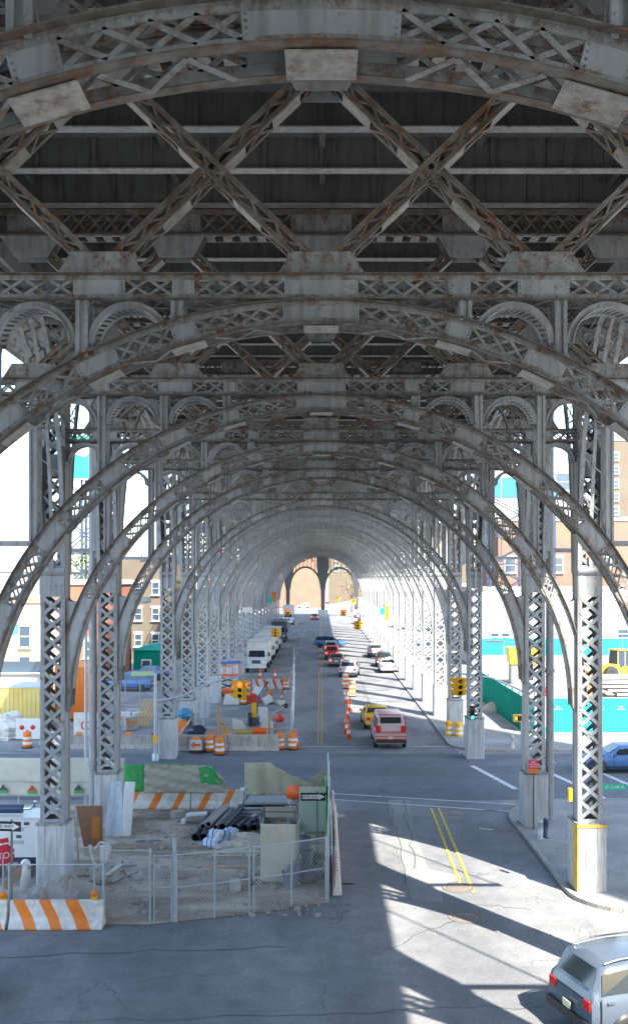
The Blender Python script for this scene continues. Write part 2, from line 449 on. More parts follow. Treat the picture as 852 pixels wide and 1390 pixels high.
def side_mesh(L, s, spring=.2):
    # longitudinal arch between two columns; local y from 0 to L, x = column line
    b=MB(); hw=(CO-CI)/2-.03; a=(L-.68)/2; c=L/2; rise=8.3; N=40
    def Q(t): return (c-a*math.cos(t), E+spring+(8.5-spring)*math.sin(t))
    for x in(-hw,hw):
        for i in range(N):
            t0=PI*i/N;t1=PI*(i+1)/N;q0=Q(t0);q1=Q(t1)
            tn=V(0,-(q1[1]-q0[1]),(q1[0]-q0[0])).normalized()
            A=V(x,*q0);B=V(x,*q1)
            b.bar(A,B,.16,.02,(1,0,0)); 
            if x<0: b.bar(A+V(hw,0,0)-tn*.08,B+V(hw,0,0)-tn*.08,.12,.02,tn); 
            b.bar(A-tn*.08,B-tn*.08,.14,.016,tn)
            if i%2==0 and x<0: b.bar(V(-hw,*q0),V(hw,*q1),.05,.01,tn)
        # solid web next to the columns, lattice higher up
        for side in(0,1):
            pts=[]
            for i in range(0,15):
                t=PI/2*i/18; q=Q(t); 
                pts.append((q[0] if side==0 else L-q[0],q[1]))
            zt=pts[-1][1]; y0=.34 if side==0 else L-.34
            k=[p for p in pts if p[1]<E+4.6]; 
            if len(k)>2:
                b.prism(k+[(y0,k[-1][1])],(x,0,0),(0,1,0),(0,0,1),.012,1)
            z=E+4.6
            while z<E+8.3:
                z1=min(z+.75,E+8.45)
                def off(zz):
                    h=min(1,max(0,(zz-E-spring)/(8.5-spring))); return a*(1-math.sqrt(1-h*h))
                o0,o1=off(z),off(z1); sg=1 if side==0 else -1
                b.bar((x,y0,z),(x,y0+sg*min(o1,a),z1),.07,.012,(1,0,0)); b.bar((x,y0,z1),(x,y0+sg*o0,z),.07,.012,(1,0,0))
                b.bar((x,y0,z1),(x,y0+sg*min(o1,a),z1),.07,.014,(1,0,0))
                z=z1
        b.box((x,L/2,E+8.8),(.02,L-.66,.6),1)
        b.box((x,L/2,E+8.5),(.14,L-.66,.02)); b.box((x,L/2,E+9.1),(.14,L-.66,.02))
    return b
rib_me=rib_mesh().mesh('arch_rib',[STEELR,STEEL,GRIME]); bat_me=[batten_mesh(*q).mesh('batten_plate',BATTEN) for q in [(1,0,.034)]+[(s_,c_,.034) for s_ in(-1,1) for c_ in(.262,.437,.645,.90)]]
beam_me=beam_mesh().mesh('floor_beam',[STEELR,STEEL,STEEL,GRIME]); up_me=upper_mesh().mesh('upper_chord',[BRACE,STEELR,BATTEN,GRIME])
sp_me=[spand_mesh(s_,i_).mesh('spandrel_arch',[STEEL,STEEL]) for s_ in(-1,1) for i_ in range(4)]
post_me={x*s:post_mesh(x*s).mesh('spandrel_post',[STEEL,STEEL]) for x in POSTX for s in(-1,1)}
dg={}
for i,(xa,xb) in enumerate(((0,3.6),(3.6,7.2),(0,-3.6),(-3.6,-7.2))):
    dg[i,0]=diag_mesh(xa,xb,E+5.0,E+8.45,.0).mesh('sway_brace',[BRACE,BATTEN]); dg[i,1]=diag_mesh(xb,xa,E+5.0,E+8.45,.03).mesh('sway_brace',[BRACE,BATTEN])
col_me={s:column_mesh(s).mesh('column',[STEEL,STEEL]) for s in(-1,1)}
ped_me=pedestal_mesh().mesh('pedestal',[PEDM,STEELR]); st_me={s:strut_mesh(s).mesh('outer_strut',[STEEL,STEEL]) for s in(-1,1)}
side_me={}
def add(name,me,parent,loc=(0,0,0)):
    o=bpy.data.objects.new(name,me); col.objects.link(o); o.parent=parent; o.location=loc; return o
CX=(CI+CO)/2
far={}
def fm(me):      # far bents: less rust, and brighter distant light put into a paler colour
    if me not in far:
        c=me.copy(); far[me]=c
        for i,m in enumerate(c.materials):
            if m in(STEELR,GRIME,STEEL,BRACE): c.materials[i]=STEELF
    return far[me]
for bi,Y in enumerate(BENTS):
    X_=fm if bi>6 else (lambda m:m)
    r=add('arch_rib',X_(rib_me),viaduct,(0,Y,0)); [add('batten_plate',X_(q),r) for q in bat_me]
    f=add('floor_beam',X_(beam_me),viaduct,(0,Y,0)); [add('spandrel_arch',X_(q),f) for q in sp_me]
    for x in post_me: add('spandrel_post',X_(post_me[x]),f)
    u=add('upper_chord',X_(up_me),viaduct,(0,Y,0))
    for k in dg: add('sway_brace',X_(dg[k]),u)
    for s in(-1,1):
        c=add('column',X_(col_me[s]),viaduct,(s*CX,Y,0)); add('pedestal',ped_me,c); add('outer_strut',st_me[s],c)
        if bi<len(BENTS)-1:
            L=round(BENTS[bi+1]-Y,2)
            if (L,s) not in side_me: side_me[L,s]=side_mesh(L,s,.2 if L<9 else -.8).mesh('side_arch',[STEEL,STEEL])
            add('side_arch',side_me[L,s],viaduct,(s*CX,Y,0))
b=MB(); q=(CX,32.11)
b.box((q[0]-.40,q[1]-.575,1.25),(.17,.006,2.2)); b.box((q[0],q[1]-.60,2.30),(1.0,.01,.10)); b.box((q[0]-.505,q[1]-.3,1.25),(.012,.45,2.2)); b.build('yellow_stained_edge',YSTAIN,viaduct)
# downpipes beside the columns
for s in(-1,1):
    for Y in(40.26,72.13,104.73):
        b=MB(); x=s*9.6
        b.tube([(x,Y,.3),(x,Y,E+9)],.17,12); 
        for z in(2.6,6.5,10.5,14.5): b.tube([(x,Y,z),(x,Y,z+.16)],.215,12)
        b.build('drain_pipe',STEEL,viaduct)
# deck
YA,YB=-70,262
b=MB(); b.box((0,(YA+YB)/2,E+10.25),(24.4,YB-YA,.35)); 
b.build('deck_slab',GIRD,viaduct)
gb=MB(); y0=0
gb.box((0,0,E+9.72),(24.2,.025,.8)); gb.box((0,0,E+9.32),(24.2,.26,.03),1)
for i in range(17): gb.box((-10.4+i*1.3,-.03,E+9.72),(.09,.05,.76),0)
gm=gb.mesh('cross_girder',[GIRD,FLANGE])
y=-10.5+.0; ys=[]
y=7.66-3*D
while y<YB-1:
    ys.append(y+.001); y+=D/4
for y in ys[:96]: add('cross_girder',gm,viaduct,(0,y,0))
fb=MB()
for y in ys[96:]:
    fb.box((0,y,E+9.72),(24.2,.025,.8)); fb.box((0,y,E+9.32),(24.2,.26,.03),1)
if fb.v: tag(fb.build('far_cross_girders',[GIRD,FLANGE],viaduct),kind='stuff')
for x in(-7.2,-3.6,0.02,3.6,7.2):
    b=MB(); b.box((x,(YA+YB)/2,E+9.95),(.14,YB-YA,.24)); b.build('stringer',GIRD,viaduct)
for s in(-1,1):
    b=MB(); b.box((s*12.25,(YA+YB)/2,E+9.75),(.06,YB-YA,1.1)); b.box((s*12.25,(YA+YB)/2,E+11.5),(.09,YB-YA,.09)); b.box((s*12.25,(YA+YB)/2,E+10.6),(.07,YB-YA,.06))
    y=YA+.5
    while y<YB: b.box((s*12.25,y,E+10.95),(.05,.05,1.1)); y+=.35 if y>200 else .35
    b.build('parapet_railing',STEEL,viaduct)
# far end: a bent on three legs with two small arches
YF=258.0
b=MB()
for x in(-9,.4,9.4):
    b.prism([(x-.45,1.8),(x+.45,1.8),(x+.55,7),(x+1.7,13.5),(x+1.7,19.6),(x-1.7,19.6),(x-1.7,13.5),(x-.55,7)],(0,YF,0),(1,0,0),(0,0,1),1.4)
def farch(x0,x1):
    c=(x0+x1)/2;r=(x1-x0)/2
    for k in range(24):
        t0=PI*k/24;t1=PI*(k+1)/24
        b.bar((c+r*math.cos(t0),YF,7.5+(r+1.6)*math.sin(t0)),(c+r*math.cos(t1),YF,7.5+(r+1.6)*math.sin(t1)),.5,1.2,(0,1,0))
        if k%2: b.bar((c+r*math.cos(t0),YF,7.5+(r+1.6)*math.sin(t0)),(c+r*math.cos(t0),YF,19.6),.2,.6,(0,1,0))
farch(-8.5,-.1); farch(.9,8.9)
b.build('end_bent',DARK,viaduct)
for x in(-9,.4,9.4):
    b=MB(); b.box((x,YF,.9),(2.6 if x==.4 else 1.4,2.4,1.8)); b.build('pedestal',CONC,viaduct)
# ------------------------------------------------------------------ ground, light, camera
def surf(name, c, c2, scale, crack=0., rough=.9, big=None, bump=.25):
    m=mat(name,c,rough,c2,scale,bump=bump,bscale=60,detail=10)
    nt=m.node_tree;n=nt.nodes;l=nt.links;b=n['Principled BSDF']
    src=b.inputs['Base Color'].links[0].from_socket
    g=n.new('ShaderNodeNewGeometry')
    if big:
        t=n.new('ShaderNodeTexNoise'); t.inputs['Scale'].default_value=big[0]; t.inputs['Detail'].default_value=4
        mp=n.new('ShaderNodeMapping'); mp.inputs['Scale'].default_value=big[2] if len(big)>2 else (1,1,1)
        l.new(g.outputs['Position'],mp.inputs['Vector']); l.new(mp.outputs[0],t.inputs['Vector'])
        r=n.new('ShaderNodeValToRGB'); r.color_ramp.elements[0].position=.42; r.color_ramp.elements[1].position=.6
        l.new(t.outputs['Fac'],r.inputs['Fac'])
        mx=n.new('ShaderNodeMix'); mx.data_type='RGBA'; mx.blend_type='MULTIPLY'
        mx.inputs['B'].default_value=(*big[1],1); l.new(r.outputs['Color'],mx.inputs['Factor']); l.new(src,mx.inputs['A']); src=mx.outputs['Result']
    if crack:
        sp=n.new('ShaderNodeTexNoise'); sp.inputs['Scale'].default_value=9; sp.inputs['Detail'].default_value=12; sp.inputs['Roughness'].default_value=.85; l.new(g.outputs['Position'],sp.inputs['Vector'])
        rs=n.new('ShaderNodeValToRGB'); rs.color_ramp.elements[0].position=.3; rs.color_ramp.elements[1].position=.7; rs.color_ramp.elements[0].color=(.62,.62,.62,1); rs.color_ramp.elements[1].color=(1.25,1.25,1.25,1); l.new(sp.outputs['Fac'],rs.inputs['Fac'])
        m0=n.new('ShaderNodeMix'); m0.data_type='RGBA'; m0.blend_type='MULTIPLY'; m0.inputs['Factor'].default_value=.8; l.new(src,m0.inputs['A']); l.new(rs.outputs['Color'],m0.inputs['B']); src=m0.outputs['Result']
        st=n.new('ShaderNodeTexNoise'); st.inputs['Scale'].default_value=.9; st.inputs['Detail'].default_value=7; st.inputs['Roughness'].default_value=.7; l.new(g.outputs['Position'],st.inputs['Vector'])
        rt=n.new('ShaderNodeValToRGB'); rt.color_ramp.elements[0].position=.64; rt.color_ramp.elements[1].position=.70; l.new(st.outputs['Fac'],rt.inputs['Fac'])
        m1=n.new('ShaderNodeMix'); m1.data_type='RGBA'; m1.blend_type='MULTIPLY'; l.new(rt.outputs['Color'],m1.inputs['Factor']); l.new(src,m1.inputs['A']); m1.inputs['B'].default_value=(.66,.65,.64,1); src=m1.outputs['Result']
        v=n.new('ShaderNodeTexVoronoi'); v.feature='DISTANCE_TO_EDGE'; v.inputs['Scale'].default_value=.22
        t=n.new('ShaderNodeTexNoise'); t.inputs['Scale'].default_value=.8; t.inputs['Detail'].default_value=5
        l.new(g.outputs['Position'],t.inputs['Vector'])
        a=n.new('ShaderNodeVectorMath'); a.operation='MULTIPLY_ADD'; a.inputs[1].default_value=(2.2,2.2,0); l.new(t.outputs['Color'],a.inputs[0]); l.new(g.outputs['Position'],a.inputs[2])
        l.new(a.outputs[0],v.inputs['Vector'])
        r=n.new('ShaderNodeValToRGB'); r.color_ramp.elements[0].position=.0; r.color_ramp.elements[1].position=.008
        r.color_ramp.elements[0].color=(1,1,1,1); r.color_ramp.elements[1].color=(0,0,0,1)
        l.new(v.outputs['Distance'],r.inputs['Fac'])
        mu=n.new('ShaderNodeMath'); mu.operation='MULTIPLY'; mu.inputs[1].default_value=crack; l.new(r.outputs['Color'],mu.inputs[0])
        t2=n.new('ShaderNodeTexNoise'); t2.inputs['Scale'].default_value=.16; l.new(g.outputs['Position'],t2.inputs['Vector'])
        r2=n.new('ShaderNodeValToRGB'); r2.color_ramp.elements[0].position=.45; r2.color_ramp.elements[1].position=.6; l.new(t2.outputs['Fac'],r2.inputs['Fac'])
        mu2=n.new('ShaderNodeMath'); mu2.operation='MULTIPLY'; l.new(mu.outputs[0],mu2.inputs[0]); l.new(r2.outputs['Color'],mu2.inputs[1]); mu=mu2
        mx=n.new('ShaderNodeMix'); mx.data_type='RGBA'; mx.inputs['B'].default_value=(c[0]*.35,c[1]*.35,c[2]*.35,1)
        l.new(mu.outputs[0],mx.inputs['Factor']); l.new(src,mx.inputs['A']); src=mx.outputs['Result']
    l.new(src,b.inputs['Base Color'])
    return m
ASPH=surf('asphalt',(.185,.188,.19),(.245,.245,.245),1.2,.75,big=(.35,(.72,.73,.76),(1,.35,1)))
ASPH2=surf('asphalt_cross_street',(.13,.138,.15),(.17,.18,.19),1.5,.5,big=(.3,(.75,.75,.8),(.3,1,1)))
PAVE=surf('pavement_concrete',(.27,.265,.25),(.34,.33,.31),.8,.5,big=(.5,(.8,.8,.8)))
GRND=surf('lot_ground',(.24,.225,.20),(.32,.30,.27),.6,0,big=(.2,(.7,.7,.7)))
LOT=surf('dirt_lot',(.33,.25,.175),(.56,.48,.385),.7,0,big=(.55,(.55,.53,.50),(.45,1.6,1)),bump=.8)
KERB=mat('kerb_stone',(.34,.33,.31),.85,(.26,.25,.24),2,bump=.3)
LINEW=mat('road_white',(.62,.63,.62),.8,(.42,.43,.43),3)
LINEY=mat('road_yellow',(.66,.47,.05),.8,(.45,.34,.08),3)
def sheet(name, pts, z, m, t=0, nokind=False, mats=None):
    b=MB()
    if t: b.prism(pts,(0,0,z-t/2),(1,0,0),(0,1,0),t)
    else: b.poly([(x,y,z) for x,y in pts],[tuple(range(len(pts)))])
    o=b.build(name,m)
    if not nokind: o['kind']='structure'
    return o
sheet('ground',[(-900,-300),(900,-300),(900,1500),(-900,1500)],0,GRND)
sheet('road',[(-8.0,8),(8.2,8),(8.2,300),(-8.0,300)],.004,ASPH)
sheet('cross_street',[(-200,45.2),(200,45.2),(200,57.0),(-200,57.0)],.010,ASPH2)
sheet('near_street',[(-200,14),(200,14),(200,28.6),(-200,28.6)],.014,ASPH)
# pavements with kerbs, corners rounded
def pave(name,pts,holez=0):
    o=sheet(name,pts,.13,PAVE,.13)
    b=MB()
    for i in range(len(pts)):
        p,q=pts[i],pts[(i+1)%len(pts)]
        if abs(p[0])>60 and abs(q[0])>60: continue
        if p[1]>230 and q[1]>230: continue
        b.bar((p[0],p[1],.07),(q[0],q[1],.07),.16,.145,(0,0,1))
    k=b.build('kerb',KERB); k['kind']='structure'
    return o
def arc(cx,cy,r,a0,a1,n=8): return [(cx+r*math.cos(R(a0+(a1-a0)*i/n)),cy+r*math.sin(R(a0+(a1-a0)*i/n))) for i in range(n+1)]
pave('pavement',arc(10.2,31.8,2.0,270,180)+[(8.25,40.5)]+arc(11.8,41.2,3.6,180,90)+[(150,44.8),(150,29.8)])
pave('pavement',arc(10.3,60.0,2.3,180,270)[::-1]+[(8.0,61),(8.0,250),(13.3,250),(13.3,64),(150,64),(150,57.7)][0:])
pave('pavement',[(-7.9,118),(-7.9,240),(-16,240),(-16,118)])
sheet('dirt_lot',[(-40,28.9),(-5.2,28.9),(-2.2,29.8),(.25,30.9),(.35,44.2),(-40,44.2)],.02,LOT)
sheet('work_site_ground',[(-26,57.6),(-1.9,57.6),(-3.3,113),(-26,113)],.02,surf('site_concrete',(.25,.25,.245),(.33,.325,.315),.7,.6,big=(.4,(.7,.68,.66)),bump=.5))
# road marks
b=MB()
for xy in (((.0,1085.0),(-30,1)),): pass
def stripe(b,p,q,w,z=.018):
    p=V(p[0],p[1],z);q=V(q[0],q[1],z); d=(q-p).normalized(); u=V(-d.y,d.x,0)*w/2
    b.poly([p+u,q+u,q-u,p-u],[(0,1,2,3)])
g=lambda x,y:(G(x,y).x,G(x,y).y)
stripe(b,g(452,1078),g(700,1093),.13); stripe(b,g(452,1086),g(700,1103),.13)
stripe(b,g(640,1040),g(700,1072),.3,.018); stripe(b,g(742,1048),g(790,1070),.3); stripe(b,g(812,1080),g(832,1094),.3); stripe(b,g(812,1048),g(880,1078),.3)
for (x,y) in((668,1100),(625,1103),(660,1126)): stripe(b,g(x-9,y),g(x+9,y+1),.12)
o=b.build('white_road_marking',LINEW); o['kind']='structure'
b=MB()
for dx in(-.17,.17):
    p=g(590,1098);q=g(636,1213)
    stripe(b,(p[0]+dx,p[1]),(q[0]+dx,q[1]),.11,.022)
for dx in(-.17,.17): stripe(b,(-.1+dx*.7,60),(-.1+dx*.7,250),.06,.022)
o=b.build('yellow_centre_line',LINEY); o['kind']='structure'
b=MB()
for y in range(60,240,9): stripe(b,(-3.3,y),(-3.3,y+3),.11,.022)
stripe(b,(-7.5,59.3),(8,59.3),.14,.022); 
o=b.build('white_lane_line',LINEW); o['kind']='structure'
# road patch
PATCH=surf('asphalt_patch',(.22,.22,.215),(.26,.26,.25),2,.2)
sheet('road_patch',[g(556,1086),g(562,1130),g(581,1180),g(626,1190),g(622,1196),g(598,1200),g(601,1225),g(560,1225),g(553,1200),g(541,1160),g(532,1120),g(526,1086)],.008,PATCH)
IRON=mat('cast_iron',(.16,.13,.11),.7,(.22,.18,.15),5)
for i,(x,y,l) in enumerate(((618,1104,'round cast iron manhole cover near the white crossing lines'),(622,1206,'rusty round manhole cover beside the double yellow line'),(632,1246,'worn manhole cover in the sunny asphalt below the yellow line'))):
    p=G(x,y); b=MB(); b.lathe([(.001,.026),(.40,.026),(.42,.022)],(p.x,p.y,0),20)
    b.lathe([(.44,.020),(.44,.030),(.52,.026),(.54,.018)],(p.x,p.y,0),20)
    tag(b.build('manhole_cover',IRON),l,'manhole cover','manhole covers in the road')

# world
sc=bpy.context.scene
w=bpy.data.worlds.new('World'); sc.world=w; w.use_nodes=True
nt=w.node_tree; bg=nt.nodes['Background']; sky=nt.nodes.new('ShaderNodeTexSky'); sky.sky_type='NISHITA'; sky.sun_disc=False
SUNEL=R(47.7); SUNAZ=R(145.4)
sky.sun_elevation=SUNEL; sky.sun_rotation=SUNAZ; sky.air_density=1.2; sky.dust_density=1.0; sky.ozone_density=2.0
nt.links.new(sky.outputs[0],bg.inputs[0]); bg.inputs[1].default_value=.15
sd=bpy.data.lights.new('sun','SUN'); sd.energy=3.9; sd.angle=R(.55); sd.color=(1,.95,.86)
so=bpy.data.objects.new('sun',sd); col.objects.link(so)
dirv=V(-math.sin(SUNAZ)*math.cos(SUNEL),-math.cos(SUNAZ)*math.cos(SUNEL),-math.sin(SUNEL))
so.rotation_euler=dirv.to_track_quat('-Z','Y').to_euler(); so.location=(30,-40,60)
cam=bpy.data.cameras.new('camera'); co=bpy.data.objects.new('camera',cam); col.objects.link(co); sc.camera=co
co.location=(0,0,E); co.rotation_euler=(R(90),0,0)
cam.sensor_fit='HORIZONTAL'; cam.sensor_width=36; cam.lens=36*F/852; cam.shift_x=-10/852; cam.shift_y=89/852; cam.clip_end=4000; cam.clip_start=.1
vs=sc.view_settings; vs.view_transform='Standard'; vs.look='None'; vs.gamma=1; vs.use_curve_mapping=False; vs.exposure=EXPO

# the hazy air under and around the viaduct
hz=bpy.data.materials.new('haze'); hz.use_nodes=True; n=hz.node_tree.nodes; n.remove(n['Principled BSDF'])
pv=n.new('ShaderNodeVolumePrincipled'); pv.inputs['Color'].default_value=(.92,.95,1,1); pv.inputs['Density'].default_value=HAZE; pv.inputs['Anisotropy'].default_value=.3
hz.node_tree.links.new(pv.outputs[0],n['Material Output'].inputs['Volume'])
if HAZE>0:
    b=MB(); b.box((0,150,34),(330,620,70)); o=b.build('haze',hz); o['kind']='stuff'

# tar seams, a repaired trench and litter on the street
TAR=mat('tar_seam',(.03,.03,.032),.6)
b=MB(); rr=random.Random(4)
def wig(p,q,w,k=14,amp=.12):
    p=V(*p,0);q=V(*q,0);d=(q-p);u=V(-d.y,d.x,0).normalized();pts=[p+d*(i/k)+u*rr.uniform(-amp,amp) for i in range(k+1)]
    for a,c in zip(pts[:-1],pts[1:]): stripe(b,(a.x,a.y),(c.x,c.y),w,.021)
wig(g(500,1300),g(640,1240),.018); wig(g(545,1086),g(565,1180),.02); wig(g(526,1086),g(553,1200),.02); wig(g(601,1225),g(720,1235),.018); wig((-7,22.5),(7,23.5),.018,24); wig((-14,26),(-1,27.2),.03,24)
wig((3.9,60),(4.1,110),.03,30,.06); wig((-6.5,47),(12,49.5),.025,26)
wig(g(460,1200),g(480,1201),.12,2,0)
o=b.build('tar_seams',TAR); o['kind']='structure'
sheet('trench_repair',[(-20,50.2),(24,51.4),(24,52.3),(-20,51.2)],.0165,surf('dark_patch',(.10,.105,.11),(.135,.14,.145),3,.2))
b=MB()
for k in range(260):
    x=rr.uniform(-9,11);y=rr.choice([rr.uniform(28.0,28.5),rr.uniform(45.0,46),rr.uniform(56.2,57.2),rr.uniform(24,44)]); s_=rr.uniform(.015,.05); b.box((x,y,.03),(s_*2,s_,.012),0,rr.uniform(0,3))
tag(b.build('street_grit',mat('grit',(.36,.34,.31),.9,(.2,.18,.16),9)),kind='stuff')
# ------------------------------------------------------------------ small makers
def jersey(name,p0,p1,label,cat='barrier',group=None,stripes=(),m=CONC,h=.82,sl=.35,mats=None,parent=None,ws=1.):
    p0=V(p0[0],p0[1],0);p1=V(p1[0],p1[1],0);d=p1-p0;L=d.length;rz=math.atan2(d.y,d.x)
    prof=[(-.3,.03),(-.3,.09),(-.14,.34),(-.085,h-.02),(-.06,h),(.06,h),(.085,h-.02),(.14,.34),(.3,.09),(.3,.03)]
    prof=[(a*ws,z) for a,z in prof]
    cuts=[(0,0)]; mi=[]
    for a,c in stripes: cuts+= [(a,1),(c,1)]
    cuts.append((L,0)); b=MB(); P_=[]
    for s,sh in cuts:
        for (y,z) in prof: P_.append((min(max(s+sh*sl*(h/2-z),0),L),y,z))
    n=len(prof)
    bb=len(b.v); b.v+=P_
    for i in range(len(cuts)-1):
        for k in range(n):
            b.f.append([bb+i*n+k,bb+i*n+(k+1)%n,bb+(i+1)*n+(k+1)%n,bb+(i+1)*n+k]); b.m.append(1 if i%2 else 0); b.sm.append(False)
    b.f.append(list(range(bb,bb+n))); b.m.append(0); b.sm.append(False)
    b.f.append(list(range(bb+(len(cuts)-1)*n,bb+len(cuts)*n))[::-1]); b.m.append(0); b.sm.append(False)
    o=b.build(name,mats or [m,ORANGE],parent,(p0.x,p0.y,0),rz)
    if label: tag(o,label,cat,group)
    return o
def make_drum(label,col1=ORANGE,group='striped traffic drums',loc=(0,0,0)):
    t=empty('traffic_drum',loc,0,label,'traffic drum',group)
    b=MB(); pr=[(.001,.06),(.29,.06),(.285,.25)]
    zs=[.25,.40,.55,.70,.85,.96]; r=.285; mi=[0,0]
    P_=[(.001,.06),(.29,.06)];z=.06
    cols=[0,0]
    for z,c in((.24,0),(.245,1),(.40,1),(.405,0),(.55,0),(.555,1),(.70,1),(.705,0),(.92,0),(.98,0)):
        P_.append((.29-.05*(z/.98),z)); cols.append(c)
    P_.append((.10,1.0)); cols.append(0); P_.append((.001,1.0)); cols.append(0)
    b.lathe(P_,n=16,mis=cols[1:]); b.build('drum_body',[col1,WHITE],t)
    b=MB(); b.lathe([(.001,0),(.36,0),(.36,.05),(.28,.07)],n=16); b.build('rubber_base',BLACK,t)
    b=MB(); b.box((0,0,1.05),(.2,.03,.1)); b.build('handle',col1,t)
    return t
def make_cone(label,loc,h=.9,group='orange traffic cones'):
    t=empty('traffic_cone',loc,0,label,'traffic cone',group)
    b=MB(); b.lathe([(.001,.04),(.17,.04),(.13,.3*h),(.125,.31*h),(.10,.5*h),(.095,.51*h),(.035,h),(.001,h)],n=12,mis=[0,0,1,1,0,0,0]); b.build('cone_body',[ORC,WHITE],t)
    b=MB(); b.box((0,0,.02),(.42,.42,.04)); b.build('foot',ORC,t); return t
ORC=mat('cone_orange',(.85,.12,.015),.5)
def mesh_panel(b,p0,p1,z0,z1,sp=.085,r=.0028):
    p0=Vector((p0[0],p0[1]));p1=Vector((p1[0],p1[1]));L=(p1-p0).length;u=(p1-p0)/L;H=z1-z0
    n=V(-u.y,u.x,0)
    for sg in(1,-1):
        k=-H
        while k<L:
            a=max(k,0);c=min(k+H,L)
            za=a-k;zc=c-k
            if sg<0: za,zc=H-za,H-zc
            A=(p0.x+u.x*a,p0.y+u.y*a,z0+za);B=(p0.x+u.x*c,p0.y+u.y*c,z0+zc)
            b.bar(A,B,r*2,r*2,n); k+=sp*1.414
def fence(name,pts,z1,label,group=None,cat='fence',dense=.085,postr=.035,rail=True,mid=False):
    t=empty(name,(0,0,0),0,label,cat,group)
    for p in pts:
        b=MB(); b.tube([(p[0],p[1],0),(p[0],p[1],z1+.06)],postr,8); b.build('post',GALV,t)
    for p,q in zip(pts[:-1],pts[1:]):
        b=MB(); mesh_panel(b,p,q,.06,z1-.03,dense); b.build('wire_mesh',GALV,t)
        if rail:
            b=MB(); b.tube([(p[0],p[1],z1),(q[0],q[1],z1)],.024,6)
            b.build('rail',GALV,t)
            if mid: b=MB(); b.tube([(p[0],p[1],z1*.52),(q[0],q[1],z1*.52)],.02,6); b.build('rail',GALV,t)
    return t
def cloth(b,O,U,Wv,nu,nv,amp,seed=0,th=.03,fn=None):
    # a hanging sheet: O + U*s + W*t, wrinkled along its normal
    O=Vector(O);U=Vector(U);Wv=Vector(Wv);n=U.cross(Wv).normalized(); rr=random.Random(seed)
    ph=[(rr.uniform(1,4)*(1+k*.8),rr.uniform(-3,3)*(1+k*.5),rr.uniform(0,6),1/(1+k*.7)) for k in range(7)]
    pts=[[],[]]
    for i in range(nu+1):
        for j in range(nv+1):
            s=i/nu;t=j/nv
            q=sum(a*math.sin(6.28*(fx*s+fy*t)+p) for fx,fy,p,a in ph)/3
            top=fn(s) if fn else 1
            p=O+U*s+Wv*(t*top)+n*(q*amp)
            pts[0].append(p);pts[1].append(p+n*th)
    m=nv+1; Fs=[(i*m+j,(i+1)*m+j,(i+1)*m+j+1,i*m+j+1) for i in range(nu) for j in range(nv)]
    b.poly(pts[0],Fs,0,True); b.poly(pts[1],[f[::-1] for f in Fs],0,True)
    N=len(pts[0]); bb=len(b.v)-2*N
    edge=[i*m for i in range(nu+1)]+[nu*m+j for j in range(1,nv+1)]+[i*m+nv for i in range(nu-1,-1,-1)]+[j for j in range(nv-1,0,-1)]
    for i in range(len(edge)):
        e,f=edge[i],edge[(i+1)%len(edge)]
        b.f.append([bb+e,bb+f,bb+N+f,bb+N+e]); b.m.append(0); b.sm.append(True)
def mound(name,c,rx,ry,h,m,seed,label,cat,n=28,rings=12,pw=1.3):
    rr=random.Random(seed);b=MB();P_=[];cx,cy=c
    ph=[(rr.randint(1,5),rr.uniform(0,6),rr.uniform(.05,.16)) for _ in range(5)]
    for i in range(rings+1):
        f=i/rings
        for k in range(n):
            a=2*PI*k/n; q=1+sum(w*math.sin(a*q_+p) for q_,p,w in ph)
            z=h*(1-f)**pw*(1+.0) + (rr.uniform(-.08,.08)*h*(1 if f<.95 else 0))
            P_.append((cx+rx*f*q*math.cos(a)+rr.uniform(-.03,.03)*rx,cy+ry*f*q*math.sin(a),max(z,0) if f<1 else 0))
    Fs=[(i*n+k,i*n+(k+1)%n,(i+1)*n+(k+1)%n,(i+1)*n+k) for i in range(rings) for k in range(n)]
    b.poly(P_,Fs,0,False)
    return tag(b.build(name,m),label,cat)
# ------------------------------------------------------------------ vehicles
TYRE=mat('tyre',(.025,.025,.027),.8); RIM=mat('wheel_rim',(.42,.43,.44),.3,metal=.7)
HL=mat('headlamp_lens',(.8,.82,.85),.1); TL=mat('tail_lamp_red',(.65,.02,.02),.25); TLE=mat('tail_lamp_lit',(.9,.05,.03),.3,emit=2.0)
TRIM=mat('black_trim',(.03,.03,.032),.5); PLATE=mat('number_plate',(.7,.65,.45),.5)
PRO={
 'sedan':[(0,.40,.86,.90),(.03,.30,.95,.99),(.16,.24,.97,1.04),(.29,.22,.97,1.40),(.42,.22,.96,1.45),(.56,.22,.95,1.42),(.72,.24,.94,1.0),(.94,.28,.80,.84),(1,.38,.62,.66)],
 'suv':[(0,.45,.98,1.02),(.015,.38,1.06,1.15),(.07,.32,1.08,1.66),(.3,.30,1.06,1.74),(.58,.30,1.05,1.70),(.74,.30,1.03,1.10),(.95,.34,.94,.98),(1,.42,.72,.76)],
 'van':[(0,.42,1.10,1.15),(.01,.34,1.14,1.5),(.03,.32,1.15,1.98),(.3,.30,1.13,2.05),(.70,.30,1.12,2.0),(.86,.30,1.08,1.16),(.97,.34,.95,.99),(1,.42,.75,.79)],
}
